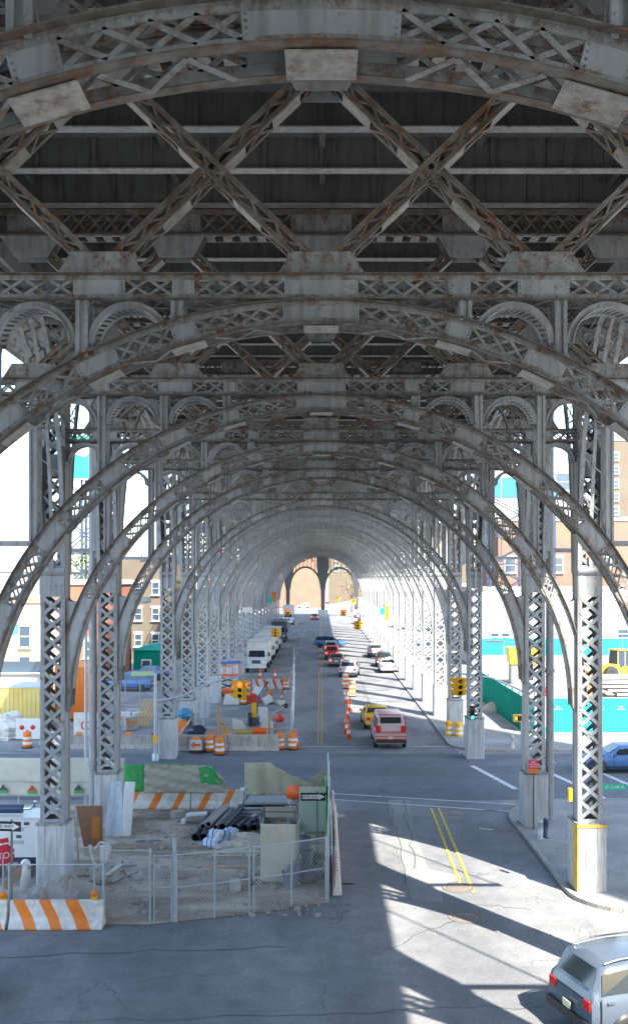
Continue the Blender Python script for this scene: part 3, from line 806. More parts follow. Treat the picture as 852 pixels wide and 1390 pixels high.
def vehicle(name,label,cat,kind,paint,loc,rz,L=4.6,w=.91,lit=False,group=None,extra=None,hs=1.0):
    t=empty(name,loc,rz,label,cat,group); S=[(f,a*hs,b_*hs,c*hs) for f,a,b_,c in PRO[kind]]; b=MB(); n=16
    def ring(f,zl,zb,zt):
        y=-L/2+f*L; e=1-.10*max(0,abs(f-.5)*2-.75)*4*.5; W_=w*e; wt=W_*(.97 if zt-zb<.15 else .80)
        h=[(W_*.55,zl-.03),(W_*.90,zl),(W_*.99,zl+.14),(W_,zl+(zb-zl)*.55),(W_*.985,zb-.05),(W_*.95,zb+.01),(wt,zt-.05),(wt*.86,zt)]
        return [V(x,y,z) for x,z in h]+[V(-x,y,z) for x,z in h[::-1]]
    # denser stations by interpolation so that corners are rounded
    T=[]
    for i in range(len(S)-1):
        a,c=S[i],S[i+1]; k=3
        for j in range(k):
            u=j/k; T.append(tuple(a[q]+(c[q]-a[q])*u for q in range(4)))
    T.append(S[-1])
    R_=[ring(*s) for s in T]
    b.poly([p for r in R_ for p in r],[(i*n+k,i*n+(k+1)%n,(i+1)*n+(k+1)%n,(i+1)*n+k) for i in range(len(T)-1) for k in range(n)],0,True)
    b.poly(R_[0],[tuple(range(n))]); b.poly(R_[-1],[tuple(range(n))[::-1]])
    body=b.build('body',paint,t)
    # which stations bound the cabin
    ri={'sedan':(2,3,5,6),'suv':(1,2,4,5),'van':(1,2,4,5)}[kind]
    A,B_,C_,D_=[S[i] for i in ri]
    Y=lambda f:-L/2+f*L
    def side_pt(f,u):        # point on the cabin side: u 0 belt .. 1 roof edge
        # interpolate station
        for i in range(len(S)-1):
            if S[i][0]<=f<=S[i+1][0]:
                q=(f-S[i][0])/(S[i+1][0]-S[i][0]); st=tuple(S[i][k]+(S[i+1][k]-S[i][k])*q for k in range(4)); break
        r=ring(*st); p=r[5].lerp(r[6],u); return p
    wins=[(A[0]+(B_[0]-A[0])*.35,B_[0]+.01,.0,0)]
    f0=A[0]+(B_[0]-A[0])*.6; f3=D_[0]-(D_[0]-C_[0])*.45
    cuts=[f0,(f0+f3)/2-.1,(f0+f3)/2+.12,f3] if kind!='sedan' else [f0,(f0+f3)/2-.02,f3]
    for s in(-1,1):
        for i in range(len(cuts)-1):
            a,c=cuts[i]+.008,cuts[i+1]-.008; wb=MB(); top=.86
            pts=[side_pt(a,.10),side_pt(c,.10),side_pt(min(c,C_[0]+(0.02)),top),side_pt(max(a,B_[0]),top)]
            P_=[V(s*(p.x+.03),p.y,p.z) for p in pts]
            wb.poly(P_,[(0,1,2,3)]); wb.build('side_window',GLASS,t)
    for nm,(lo,hi) in (('windscreen',(D_,C_)),('rear_window',(A,B_))):
        q0=ring(*lo);q1=ring(*hi); wb=MB(); sg=1 if nm=='windscreen' else -1
        a,b2=(.14,.90)
        def mid(u,k0,kx): 
            p=q0[k0].lerp(q1[k0],u); return p
        P_=[]
        for u in(a,b2):
            z0=lo[3];z1=hi[3]; y=Y(lo[0]+(hi[0]-lo[0])*u); z=z0+(z1-z0)*u
            x=(q0[7].x+(q1[7].x-q0[7].x)*u)*.98
            for s in(-1,1): P_.append(V(s*x,y+sg*.012,z+.012))
        wb.poly([P_[0],P_[1],P_[3],P_[2]],[(0,1,2,3)]); wb.build(nm,GLASS,t)
    for fx in(.185,.80):
        for s in(-1,1):
            wh=empty('wheel',(s*(w-.10),Y(fx),.335)); wh.parent=t
            wb=MB(); wb.lathe([(.20,-.11),(.31,-.11),(.335,-.08),(.335,.08),(.31,.118),(.20,.118)],n=20,axis='X'); wb.build('tyre',TYRE,wh)
            wb=MB(); wb.lathe([(.001,-s*-.09),(.06,s*.10),(.12,s*.07),(.20,s*.105),(.215,s*.10)],n=20,axis='X'); wb.build('rim',RIM,wh)
            wb=MB(); wb.lathe([(.0,0),(.385,0),(.385,.006),(.0,.006)],c=(s*(w*.995)+(0 if s>0 else -.006),Y(fx),.36),n=20,axis='X'); wb.build('wheel_arch',TRIM,t)
    r0=ring(*S[1]);
    for s in(-1,1):
        zb=S[1][2]
        lb=MB(); lb.box((s*w*.76,Y(.004),zb-.16 if kind!='van' else zb+.1),(.26,.09,.20 if kind!='van' else .4)); lb.build('tail_light',TLE if lit else TL,t)
        hb=MB(); hb.box((s*w*.68,Y(.985),S[-1][2]+.02),(.34,.12,.15)); hb.build('headlight',HL,t)
        mb=MB(); mb.box((s*(w+.08),Y(D_[0]-.09),D_[2]+.07),(.18,.09,.13)); mb.build('wing_mirror',paint,t)
    for f,sg in((.0,-1),(1.0,1)):
        bb=MB(); bb.box((0,Y(f)+sg*.01,.50),(w*1.86,.16,.20)); bb.build('bumper',TRIM if sg<0 and kind!='sedan' else paint,t)
    for s in(-1,1):
        sb=MB()
        for i in range(len(cuts)):
            p=side_pt(cuts[i],.02); sb.box((s*(w*.992),p.y,(.34+p.z)/2),(.02,.018,p.z-.38))
        sb.box((s*w*.995,Y(.5),.36),(.03,L*.44,.07)); sb.build('door_seams',TRIM,t)
        for i in range(len(cuts)-1):
            p=side_pt(cuts[i]+.03,.0); hb=MB(); hb.box((s*(w*1.0),p.y+.10,p.z-.12),(.05,.17,.03)); hb.build('door_handle',paint,t)
    pb=MB(); pb.box((0,Y(0)-.085,.72),(.31,.015,.16)); pb.build('number_plate',PLATE,t)
    gb=MB(); gb.box((0,Y(1)+.02,.62),(w*.9,.03,.14)); gb.build('grille',TRIM,t)
    return t
def paint(n,c,r=.28): return mat('car_paint_'+n,c,r,spec=.7)
def box_truck(label,loc,rz,front=True,boxc=None,Lb=5.4,group='white box trucks parked nose to tail',cabm=None,hb=3.25):
    t=empty('box_truck',loc,rz,label,'truck',group)
    bm=boxc or DIRTYW; cm=cabm or WHITE
    b=MB(); b.box((0,-Lb/2,(hb+.95)/2+.0),(2.4,Lb,hb-.95)); 
    for i in range(7): 
        for s in(-1,1): b.box((s*1.205,-.3-i*(Lb-.6)/6,(hb+.95)/2),(.02,.05,hb-1.1))
    b.build('cargo_box',bm,t)
    b=MB()
    for x in(-1.2,1.2): b.box((x,-Lb/2,hb),(.07,Lb+.03,.08)); b.box((x,-Lb/2,.97),(.07,Lb+.03,.1))
    for y in(0,-Lb): b.box((0,y,hb),(2.45,.07,.08))
    b.build('box_trim',GALV,t)
    b=MB(); b.prism([(.1,.75),(2.35,.75),(2.45,1.0),(2.42,1.45),(1.45,1.62),(1.05,2.42),(.1,2.48)],(0,0,0),(0,1,0),(0,0,1),2.1); 
    b.build('cab',cm,t)
    b=MB(); b.poly([V(-.92,1.46,1.66),V(.92,1.46,1.66),V(.84,1.09,2.36),V(-.84,1.09,2.36)],[(0,1,2,3)]); b.build('windscreen',GLASS,t)
    for s in(-1,1):
        b=MB(); b.poly([V(s*1.06,.35,1.62),V(s*1.06,1.3,1.62),V(s*1.06,1.02,2.25),V(s*1.06,.35,2.28)],[(0,1,2,3)]); b.build('side_window',GLASS,t)
        b=MB(); b.box((s*.84,2.46,1.15),(.28,.05,.22)); b.build('headlight',HL,t)
        b=MB(); b.box((s*1.36,1.35,1.95),(.18,.08,.45)); b.tube([(s*1.05,1.3,1.8),(s*1.36,1.35,1.8)],.02,6); b.build('mirror',TRIM,t)
    b=MB(); b.box((0,2.45,1.2),(.95,.06,.38)); 
    for k in range(5): b.box((0,2.485,1.06+k*.07),(.9,.02,.02),1)
    b.build('grille',[TRIM,CHROME],t)
    b=MB(); b.box((0,2.5,.68),(2.25,.18,.30)); b.build('bumper',cm,t)
    b=MB(); b.box((0,-Lb/2+1,.75),(.9,Lb+2.6,.2)); b.build('chassis',DARK,t)
    for y in(1.55,-Lb+1.4):
        for s in(-1,1):
            wh=empty('wheel',(s*(1.0),y,.45)); wh.parent=t
            wb=MB(); wb.lathe([(.26,-.14),(.42,-.14),(.45,-.1),(.45,.1),(.42,.15),(.26,.15)],n=20,axis='X'); wb.build('tyre',TYRE,wh)
            wb=MB(); wb.lathe([(.001,s*.10),(.12,s*.13),(.26,s*.12)],n=16,axis='X'); wb.build('rim',WHITE,wh)
    return t
# ------------------------------------------------------------------ vehicles
silver=paint('silver',(.42,.43,.45)); black=paint('black',(.03,.03,.035)); grey=paint('grey',(.12,.125,.13)); blue=paint('blue',(.06,.17,.38)); white=paint('white',(.75,.75,.75)); red=paint('red',(.45,.03,.03)); taxi=paint('yellow',(.70,.42,.03)); pink=paint('van_white',(.55,.40,.39)); dkb=paint('navy',(.03,.05,.10))
def on(px,py): g_=G(px,py); return (g_.x,g_.y,.02)
def veh(kind,px,py,paintm,label,rz=0,L=4.6,w=.91,lit=False,name=None,cat='car',dx=0,hs=1.0,group='cars on the street'):
    g_=G(px,py); y=g_.y+abs(L/2*math.cos(rz))+abs(w*math.sin(rz))
    return vehicle(name or {'sedan':'sedan_car','suv':'suv_car','van':'delivery_van'}[kind],label,cat,kind,paintm,(g_.x+dx,y,.02),rz,L,w,lit,group,hs=hs)
van=veh('van',530,1018,pink,'pale van with red trim lines driving away just past the junction',0,4.9,.98,cat='van',group=None)
for z,h in((1.02,.05),(.80,.045),(.62,.05)):
    b=MB(); b.box((0,-2.475,z),(1.86,.03,h)); b.build('red_stripe',RED,van)
for s in(-1,1):
    b=MB(); b.box((s*.985,-.6,.98),(.02,3.6,.06)); b.build('red_stripe',RED,van)
    b=MB(); b.box((s*.90,-2.43,1.5),(.05,.06,.85)); b.build('red_stripe',RED,van)
b=MB(); b.box((0,-1.9,2.03),(1.5,.05,.05)); b.build('red_stripe',RED,van)
tx=veh('sedan',512,992,taxi,'yellow taxi partly hidden in front of the pale red-trimmed van',R(2),4.7,.92,cat='taxi')
veh('suv',475,921,silver,'silver estate car turning behind the two striped channelizers',R(-6),4.7,.95)
veh('sedan',457,906,grey,'dark grey saloon with red lamps just ahead of the silver turning car',R(-2),4.6,.9,True)
veh('suv',451,896.5,red,'dark red car, second in the queue of cars on the centre line',R(-2),4.5,.9,True)
veh('suv',449,888.5,silver,'pale car at the head of the queue below the blue crossing car',0,4.5,.9,True)
veh('suv',448,879.5,blue,'blue people carrier turning side-on across the street',R(-94),4.7,.93)
veh('suv',510,893,silver,'silver people carrier parked by the right-hand columns, farthest of the three',0,4.7,.95,dx=0)
veh('sedan',530,914.5,white,'white saloon parked nearest on the right beside the column bases',0,4.5,.9,dx=-.25)
veh('suv',524.5,906.5,black,'black car just ahead of the parked white saloon',0,4.5,.9,True,dx=-.2)
veh('sedan',427,842,grey,'small dark car alone on the far road before the end pier',0,4.5,.9,True)
veh('sedan',492,847,dkb,'dark blue car parked at far right by the slender columns',R(4),4.5,.9)
veh('sedan',487,840,silver,'pale green-grey car parked far right behind the orange traffic cones',R(8),4.5,.9)
veh('suv',508,828,blue,'blue car waiting beyond the far arch',R(20),4.5,.9)
veh('suv',412,826,white,'white car beyond the left far arch',R(85),4.5,.9)
veh('sedan',850,1051,blue,'blue car entering from the right on the cross street',R(90),4.6,.9)
sv=vehicle('suv_car','silver sport utility car with roof rails in the bottom right corner','car','suv',paint('silverblue',(.085,.11,.145),.22),(7.95,22.7,.02),R(-72),4.75,.93,hs=1.05)
for s in(-1,1):
    b=MB(); b.tube([(s*.66,-1.9,1.80),(s*.68,-1.5,1.87),(s*.68,.2,1.87),(s*.66,.5,1.80)],.022,6); b.build('roof_rail',CHROME,sv)
veh('suv',172,940,blue,'blue car parked left, half hidden behind the second column',R(80),4.6,.9)
veh('sedan',196,925,blue,'pale blue car parked farther back beside the teal kiosk',R(95),4.6,.9)
# trucks
t1=box_truck('white box truck with hinged bonnet, first in the parked row, facing the camera',(-7.15,107.6,.02),PI)
for (y,l) in((117.4,'white box truck second in the parked row, behind the first truck'),(127.2,'white box truck third in the parked row on the left'),(137.0,'white box truck fourth in the parked row, nearest the dark truck')):
    copy_tree(t1,(-7.15,y,.02),None,l)
box_truck('dark canvas-sided truck parked behind the white box trucks',(-6.9,156,.02),PI,boxc=paint('slate',(.06,.07,.09),.6),cabm=grey,Lb=8,group=None,hb=3.4)
box_truck('white high box truck at the far left end of the viaduct',(-7.4,214,.02),PI,group=None,Lb=6,hb=4.2)
box_truck('small white box truck by the right far columns',(9.9,214,.02),PI,group=None,Lb=5,hb=3.6)
# bus climbing the hill beyond
t=empty('city_bus',(22,330,.4),R(-52),'blue and white bus on the sloping road beyond the right arch','bus')
b=MB(); b.box((0,0,1.7),(2.5,11.5,2.6)); b.build('body',paint('bus',(.16,.32,.55),.4),t)
b=MB(); b.box((0,0,3.03),(2.3,11,.12)); b.build('roof',WHITE,t)
for s in(-1,1):
    for k in range(6): b=MB(); b.box((s*1.26,-4.6+k*1.8,2.1),(.03,1.4,.9)); b.build('window',GLASS,t)
    for y in(-3.5,3.5): b=MB(); b.lathe([(.001,-.12),(.48,-.12),(.48,.14),(.001,.14)],c=(s*1.15,y,.48),n=16,axis='X'); b.build('wheel',TYRE,t)
b=MB(); b.box((0,-5.77,2.1),(2.1,.04,1.1)); b.build('rear_window',GLASS,t)
# ------------------------------------------------------------------ traffic cones and drums
d0=make_drum('orange and white drum beside the arrow board, left of the upright cone',loc=on(284,1021))
for px,py,l in((298,1025,'orange and white drum standing closest to the camera in the cluster by the concrete barrier'),(308,1019,'orange and white drum at the right of the cluster by the concrete barrier'),
  (380,1018,'orange and white drum at the left of the pair by the fence corner'),(396,1018,'orange and white drum at the right of the pair by the fence corner'),
  (388,936,'orange and white drum at the right end of the rear striped barrier'),(366,956,'orange and white drum beside the tilted white signs'),
  (37,1016,'orange and white drum on the far left edge of the cross street')):
    copy_tree(d0,on(px,py),None,l)
YD=mat('drum_yellow',(.80,.42,.02),.5)
d1=make_drum('yellow and white drum left of its twin beside the far right column base',YD,'yellow drums at the kerb',on(609,1001)); copy_tree(d1,on(622,1002),None,'yellow and white drum right of its twin, touching the grey column base')
c0=make_cone('large upright orange cone inside the drum cluster by the barrier',on(291,1019),1.25)
copy_tree(c0,on(401.5,1016),None,'tall orange cone right of the drum pair at the fence corner')
for i,(px,py,l) in enumerate(((473,1003,'nearest orange cone of the line dividing the road'),(470,996,'second nearest orange cone of the line dividing the road'),(469.5,987,'third orange cone from the near end of the line'),(471,976,'fourth orange cone from the near end of the line, left of the van roof'),(475,966,'fifth orange cone from the near end of the line'),(470,955.5,'farthest orange cone of the line, below the two striped boards'),
   (383,953,'orange cone in the work site beside the wheelbarrow'),(353,922,'orange cone seen above the left of the rear striped barrier'),(373,922,'orange cone seen above the right of the rear striped barrier'),
   (389,847,'orange cone on the far left roadside by the blue post'),(402,850,'orange cone standing out from the far left kerb'),(383,855,'orange cone behind the yellow traffic light, far left'),(508,842,'first orange cone of the far right taper'),(513,846,'last orange cone of the far right taper'))):
    copy_tree(c0,on(px,py),None,l,scale=(1,1,.95 if i%2 else .88))
def channelizer(px,py,label):
    t=empty('channelizer_board',on(px,py),0,label,'channelizer','striped channelizer boards')
    for k in range(3): b=MB(); b.box((0,0,.28+k*.42),(.62,.06,.20)); b.build('orange_band',ORANGE,t)
    b=MB(); b.box((0,.02,.72),(.5,.03,1.35)); b.build('panel',WHITE,t)
    b=MB(); b.box((0,0,.04),(.6,.4,.08)); b.build('foot',BLACK,t)
    return t
channelizer(469,935,'striped channelizer board nearest the silver turning car'); channelizer(478,946,'striped channelizer board just above the orange cone line')
# arrow board in front of the drums
p=on(266,1023); t=empty('arrow_barricade',(p[0],p[1]-.1,0),0,'white board with an orange left arrow on a striped drum','arrow sign')
b=MB(); b.box((0,0,.52),(.72,.04,.6)); b.build('panel',WHITE,t)
b=MB(); b.prism([(-.3,.52),(-.08,.74),(-.08,.60),(.3,.60),(.3,.44),(-.08,.44),(-.08,.30)],(0,-.025,0),(1,0,0),(0,0,1),.012); b.build('arrow',ORC,t)
b=MB(); b.lathe([(.001,0),(.30,0),(.25,.9),(.1,.98),(.001,.98)],c=(-.02,.32,0),n=14); b.build('drum_body',ORANGE,t)
b=MB(); b.box((0,.05,.12),(.8,.5,.06)); b.build('foot',BLACK,t)
# ------------------------------------------------------------------ near barriers on the left
jersey('jersey_barrier',(-9.30,28.72),(-6.52,28.72),'white jersey barrier with orange stripes nearest the camera, at the lower left','barrier','striped jersey barriers',[(.30,.66),(1.08,1.42),(1.86,2.26)],DIRTYW,sl=.55)
jersey('jersey_barrier',(-12.1,28.72),(-9.40,28.72),'white striped jersey barrier cut off by the left edge of the photo','barrier','striped jersey barriers',[(.5,.9),(1.4,1.8),(2.15,2.45)],DIRTYW,sl=.55)
def blinker(px,py,Y,label):
    q=W(px,py,Y); t=empty('barricade_lamp',(q.x,q.y,0),0,label,'warning lamp','flashing barricade lamps')
    b=MB(); b.tube([(0,0,.80),(0,0,2.15)],.022,6); b.build('pole',GALV,t)
    b=MB(); b.lathe([(.001,-.07),(.09,-.07),(.11,0),(.09,.07),(.001,.07)],c=(0,0,q.z+.06),n=14,axis='Y'); b.build('orange_lens',ORANGE,t)
    b=MB(); b.box((0,0,q.z-.09),(.17,.10,.15)); b.build('battery_box',YEL,t)
blinker(128,1216,28.75,'orange lamp on yellow box at the right end of the near striped barrier'); blinker(4,1218,28.75,'orange lamp on yellow box at the left edge above the barrier joint')
# far row at the lot's back edge
yb=43.6
for i,(a,c) in enumerate(((-8.9,-5.95),(-5.9,-2.95+.0))):
    jersey('jersey_barrier',(a,yb),(c-.6*i,yb),['paint-worn striped barrier under the green and grey tarps, left one','paint-worn striped barrier under the grey tarp, right one beside the gap'][i],'barrier','worn jersey barriers behind the lot',[(.15,.5),(1.25,1.6),(2.3,2.6)] if i==0 else [(.5,.8),(1.5,1.8)],DIRTYW,sl=-.5)
def tarpfence(name,x0,x1,z0,z1,y,m,label,seed,amp=.05,fn=None,posts=3,slope=0):
    t=empty(name,(0,0,0),0,label,'tarp fence')
    b=MB(); cloth(b,(x0,y,z0),(x1-x0,slope,0),(0,0,z1-z0),max(12,int((x1-x0)*7)),14,amp,seed,.012,fn); b.build('tarp',m,t)
    for k in range(posts):
        s=k/(posts-1) if posts>1 else .5; x=x0+(x1-x0)*s
        b=MB(); b.tube([(x,y+slope*s+.12,0),(x,y+slope*s+.12,z0+(z1-z0)*(fn(s) if fn else 1)-.02)],.03,6); b.build('post',GALV,t)
    return t
TB=mat('beige_tarp',(.50,.49,.41),.85,(.58,.57,.50),2,bump=.4,bscale=5)
tt=tarpfence('tarp_covered_fence',-15.4,-8.95,.55,2.30,43.5,TB,'long beige tarp hung on the fence behind the generator and first column',3,.08,posts=5)
b=MB(); b.tube([(-15.4,43.40,1.28),(-12,43.38,1.22),(-8.95,43.40,1.27)],.03,6); b.build('seam_rope',TARP,tt)
for x,z,m in((-14.4,.95,DARK),(-13.1,.92,RED),(-11.0,.95,DARK)):
    b=MB(); b.prism([(-.22,-.13),(.22,-.13),(0,.18)],(x,43.36,z),(1,0,0),(0,0,1),.02); b.build('torn_patch',m,tt)
    b=MB(); b.prism([(-.2,-.12),(.2,-.12),(.16,.02),(-.18,.0)],(x,43.34,z-.1),(1,0,0),(0,0,1),.015); b.build('green_patch',TARPG,tt)
tarpfence('green_tarp_fence',-8.93,-8.05,.78,2.02,43.45,TARPG,'bright green tarp square at the left end of the grey tarp',5,.05,posts=2)
gt=tarpfence('grey_tarp_fence',-8.03,-4.35,.72,2.02,43.45,TARP,'long grey canvas sheet sagging over the worn striped barriers',8,.13,lambda s:1-.06*s if s<.83 else .95-.55*(s-.83)/.17)
b=MB(); b.prism([(-5.55,1.85),(-4.95,2.0),(-4.45,1.1),(-5.45,1.15)][::-1],(0,43.40,0),(1,0,0),(0,0,1),.02); b.build('green_lining',TARPG,gt)
b=MB(); b.box((-6.9,43.44,2.02),(2.0,.05,.035)); b.build('green_hem',TARPG,gt)
def dip(s):
    if s<.33: return 1
    if s<.80: return 1-.62*((s-.33)/.47)**.8
    return .38+.50*(s-.80)/.2
tarpfence('olive_tarp_fence',-3.45,.12,.65,2.12,43.3,mat('olive_tarp',(.42,.40,.28),.85,(.50,.48,.36),2,bump=.5,bscale=6),'olive canvas sheet with a deep dip along its top edge, right of the gap',11,.15,dip,4)
# near chain-link fence and gates
f=fence('chain_link_fence',[(-6.6,29.1),(-5.2,29.1)],2.2,'chain-link fence bay right of the near striped barrier','chain-link fence bays')
f=fence('chain_link_fence',[(-16,29.15),(-12.4,29.15),(-9.5,29.15),(-6.64,29.15)],1.75,'chain-link fence running behind the near striped barriers in front of the dirt mound','chain-link fence bays',dense=.075)
g1=fence('gate_leaf',[(-5.08,29.12),(-4.55,29.15)],2.02,'narrow chain-link gate leaf left of the thick double post','chain-link fence bays','gate',postr=.026,mid=True)
g2=fence('gate_leaf',[(-4.40,29.15),(-3.28,29.5),(-2.25,29.95)],2.05,'wide chain-link gate leaf swinging right from the thick double post','chain-link fence bays','gate',postr=.03,mid=True)
b=MB(); b.tube([(-4.47,29.18,0),(-4.47,29.18,2.55)],.06,10); tag(b.build('gate_post',GALV),'thick galvanised post between the two chain-link gate leaves','gate post')
g3=fence('chain_link_fence',[(-2.12,30.0),(-.95,30.5),(.15,31.1)],2.05,'chain-link bay between the wide gate and the tall fence corner','chain-link fence bays',mid=True)
b=MB(); b.tube([(-2.2,29.9,.9),(-2.1,29.95,.9),(-2.15,30.05,.9),(-2.28,29.98,.88)],.02,6); b.tube([(-2.2,29.92,1.05),(-2.1,29.97,.95)],.02,6); tag(b.build('gate_chain',DARK),'dark chain locking the wide gate to the fence','chain')
# right side fence seen edge-on, with striped barrier outside
f=fence('tall_chain_link_fence',[(.22,31.2),(.25,33.6),(.28,36.0),(.30,38.5),(.30,41.0),(.30,43.4)],2.5,'tall chain-link fence along the road side of the lot, seen edge-on','chain-link fence bays',mid=True)
b=MB(); cloth(b,(.34,31.4,1.2),(0,3.2,0),(0,0,1.3),14,8,.04,4,.01); b.build('mesh_screen',mat('blue_grey_screen',(.35,.42,.46),.7),f)
b=MB(); cloth(b,(.33,36.5,1.0),(0,6.8,0),(0,0,1.4),20,8,.05,9,.01); b.build('canvas_screen',TARP,f)
b=MB(); cloth(b,(.16,35.2,.4),(0,5,0),(0,0,2.0),16,8,.06,19,.01); b.build('green_screen',TARPG,f)
for i in range(4):
    y=31.5+i*3.0
    jersey('jersey_barrier',(.53,y),(.53,y+2.95),'white and orange striped barrier outside the tall fence, '+['nearest of four','second of four','third of four','farthest of four'][i],'barrier','barriers along the tall fence',[(.2+k*.36,.34+k*.36) for k in range(7)],DIRTYW,sl=.5,h=.85,ws=.5)
# ------------------------------------------------------------------ the lot's clutter
mound('dirt_mound',(-8.0,30.4),2.2,1.15,1.05,DIRT,3,'heap of dug grey-brown earth behind the near striped barrier','dirt heap',36,16,.85)
mound('dirt_mound',(-10.2,30.4),1.0,.8,.45,DIRT,5,'low spill of earth under the stop sign','dirt heap')
# generator
t=empty('diesel_generator',(-10.85,33.9,0),0,'white trailer generator with dark exhaust behind the first left column','generator')
b=MB(); b.box((0,0,1.45),(2.6,1.3,1.35)); b.box((0,0,2.14),(2.66,1.36,.05)); b.build('housing',WHITE,t)
for x,z in((.2,1.75),(.2,1.30)): b=MB(); b.box((x,-.66,z),(.62,.02,.12)); b.build('louvre',mat('louvre_grey',(.45,.45,.44),.6),t)
for x,z in((.35,1.5),(.62,1.95)): b=MB(); b.box((x,-.665,z),(.16,.025,.10)); b.build('latch',DARK,t)
b=MB(); b.tube([(-.55,-.2,2.36),(.35,-.2,2.36)],.16,14); b.build('exhaust_silencer',mat('blue_black',(.03,.05,.10),.35),t)
b=MB(); b.tube([(.35,-.2,2.36),(.6,-.2,2.36),(.75,-.2,2.45),(.78,-.2,2.62)],.06,10); b.build('exhaust_pipe',CHROME,t)
b=MB(); b.box((0,0,.66),(2.7,1.2,.14)); b.build('chassis',dkb,t)
for x in(-.5,.6):
    b=MB(); b.lathe([(.001,-.1),(.34,-.1),(.36,0),(.34,.1),(.001,.1)],c=(x,-.55,.36),n=18,axis='Y'); b.build('wheel',TYRE,t)
b=MB(); b.lathe([(.001,.0),(.17,0),(.17,.9),(.15,1.02),(.09,1.09),(.001,1.11)],c=(-9.85,31.9,0),n=18); tag(b.build('bollard',WHITE),'thick white round-topped bollard in front of the generator','bollard')
t=empty('debris_tub',(-9.5,31.7,0),0,'rusty plank leaning beside the white bollard','plank'); b=MB(); b.bar((-1.0,0,.25),(-.25,.1,.95),.28,.06,(0,1,.2)); b.build('plank',mat('rusty_wood',(.33,.15,.08),.8,(.24,.12,.07),4),t)
# stop sign and one-way signs
def oneway(px,py,Y,rot,label,zbot,mirror=False,s=1.):
    q=W(px,py,Y); t=empty('one_way_sign',(q.x,q.y,0),rot,label,'road sign','one way signs')
    b=MB(); b.box((0,0,q.z),(.92*s,.02,.30*s)); b.build('panel',BLACK,t)
    b=MB(); z=q.z; a=s
    b.prism([(-.41*a,z-.075*a),(.19*a,z-.075*a),(.19*a,z-.12*a),(.43*a,z),(.19*a,z+.12*a),(.19*a,z+.075*a),(-.41*a,z+.075*a)],(0,-.016,0),(1,0,0),(0,0,1),.008); b.build('arrow',WHITE,t)
    textmesh('ONE WAY',.13*s,BLACK,t,(-.09*s,-.024,z),(R(90),0,0),sx=1.05)
    b=MB(); b.tube([(.15,.03,zbot),(.15,.03,q.z+.2)],.035,6); b.build('pole',mat('brown_pole',(.16,.17,.15),.7),t); return t
oneway(425,1082,35.6,0,'black one way sign with white arrow on a pole in the right of the lot',0)
oneway(9,1122,29.4,R(-8),'black one way sign with white arrow at the left edge over the stop sign',0)
q=W(5,1162,29.3); t=empty('stop_sign',(q.x,q.y,0),R(38),'red octagonal stop sign seen at an angle by the left edge','road sign')
b=MB(); b.prism([(.36*math.cos(R(22.5+45*k)),q.z+.36*math.sin(R(22.5+45*k))) for k in range(8)],(0,0,0),(1,0,0),(0,0,1),.02); b.build('panel',mat('sign_red',(.62,.02,.06),.4),t)
textmesh('STOP',.27,WHITE,t,(0,-.016,q.z-.01),(R(90),0,0))
b=MB(); b.box((0,0,q.z+.46),(.3,.02,.14)); b.build('sub_panel',MATS['sign_red'],t)
b=MB(); b.tube([(0,.03,0),(0,.03,q.z+.5)],.03,6); b.build('pole',GALV,t)
# plywood panel, leaning sheets, white plumbing junk
t=empty('plywood_panel',(-8.55,35.4,0),R(4),'brown plywood panel leaning between the two left columns','panel')
b=MB(); b.prism([(-.5,2.05),(.46,2.05),(.46,.55),(-.22,.55)],(0,0,0),(1,0,0),(0,0,1),.05); b.build('board',mat('plywood',(.28,.15,.09),.75,(.22,.11,.06),3),t)
b=MB(); b.box((.22,-.03,1.25),(.28,.02,.8)); b.build('stain_patch',mat('rust_orange',(.48,.18,.05),.8),t)
b=MB(); b.bar((-.42,.05,0),(-.55,.08,2.1),.06,.05,(0,1,0)); b.bar((.5,.05,0),(.5,.05,1.2),.09,.07,(0,1,0)); b.box((.1,0,.35),(.6,.04,.3)); b.build('prop',CONC,t)
t=empty('leaning_metal_sheets',(-8.35,39.0,0),0,'pale corrugated sheets leaning on the base of the second left column','metal sheets')
for k,(x,dx,c) in enumerate(((-.25,.25,GALV),(.15,-.22,GALV),(.45,.05,WHITE))):
    b=MB(); b.bar((x,-.35,.05),(x+dx,.35,2.1),.42,.03,(0,1,.3)); 
    for j in range(4): b.bar((x-.15+j*.1,-.37,.05),(x+dx-.15+j*.1,.33,2.1),.02,.05,(0,1,.3))
    b.build('sheet',c,t)
t=empty('white_pipe_junk',(-7.55,32.7,0),0,'tangle of white plumbing pipe and scrap beside the first column base','scrap pile')
b=MB()
b.tube([(-.35,0,1.35),(-.3,0,.9),(-.1,0,.55)],.06,8); b.tube([(-.1,0,.55),(.3,0,.9),(.35,.1,1.3)],.05,8); b.tube([(.05,-.1,.2),(.75,-.2,.75)],.07,8); b.box((.15,.1,1.05),(.35,.25,.5),0,.3); b.tube([(-.2,0,1.2),(0,0,1.45),(.3,0,1.4),(.35,0,1.2)],.04,8); b.build('pipes',DIRTYW,t)
b=MB(); b.box((0,0,.35),(.7,.3,.5),0,.4,None); b.box((.3,.25,.25),(.5,.4,.3),0,-.5); b.build('broken_slab',CONC,t)
b=MB(); 
rr=random.Random(5)
for k in range(24): a=V(rr.uniform(-.5,.9),rr.uniform(-.4,.5),rr.uniform(.02,.5)); b.tube([a,a+V(rr.uniform(-.4,.4),rr.uniform(-.3,.3),rr.uniform(-.1,.3))],.02,5)
b.build('twisted_wire',DARK,t)
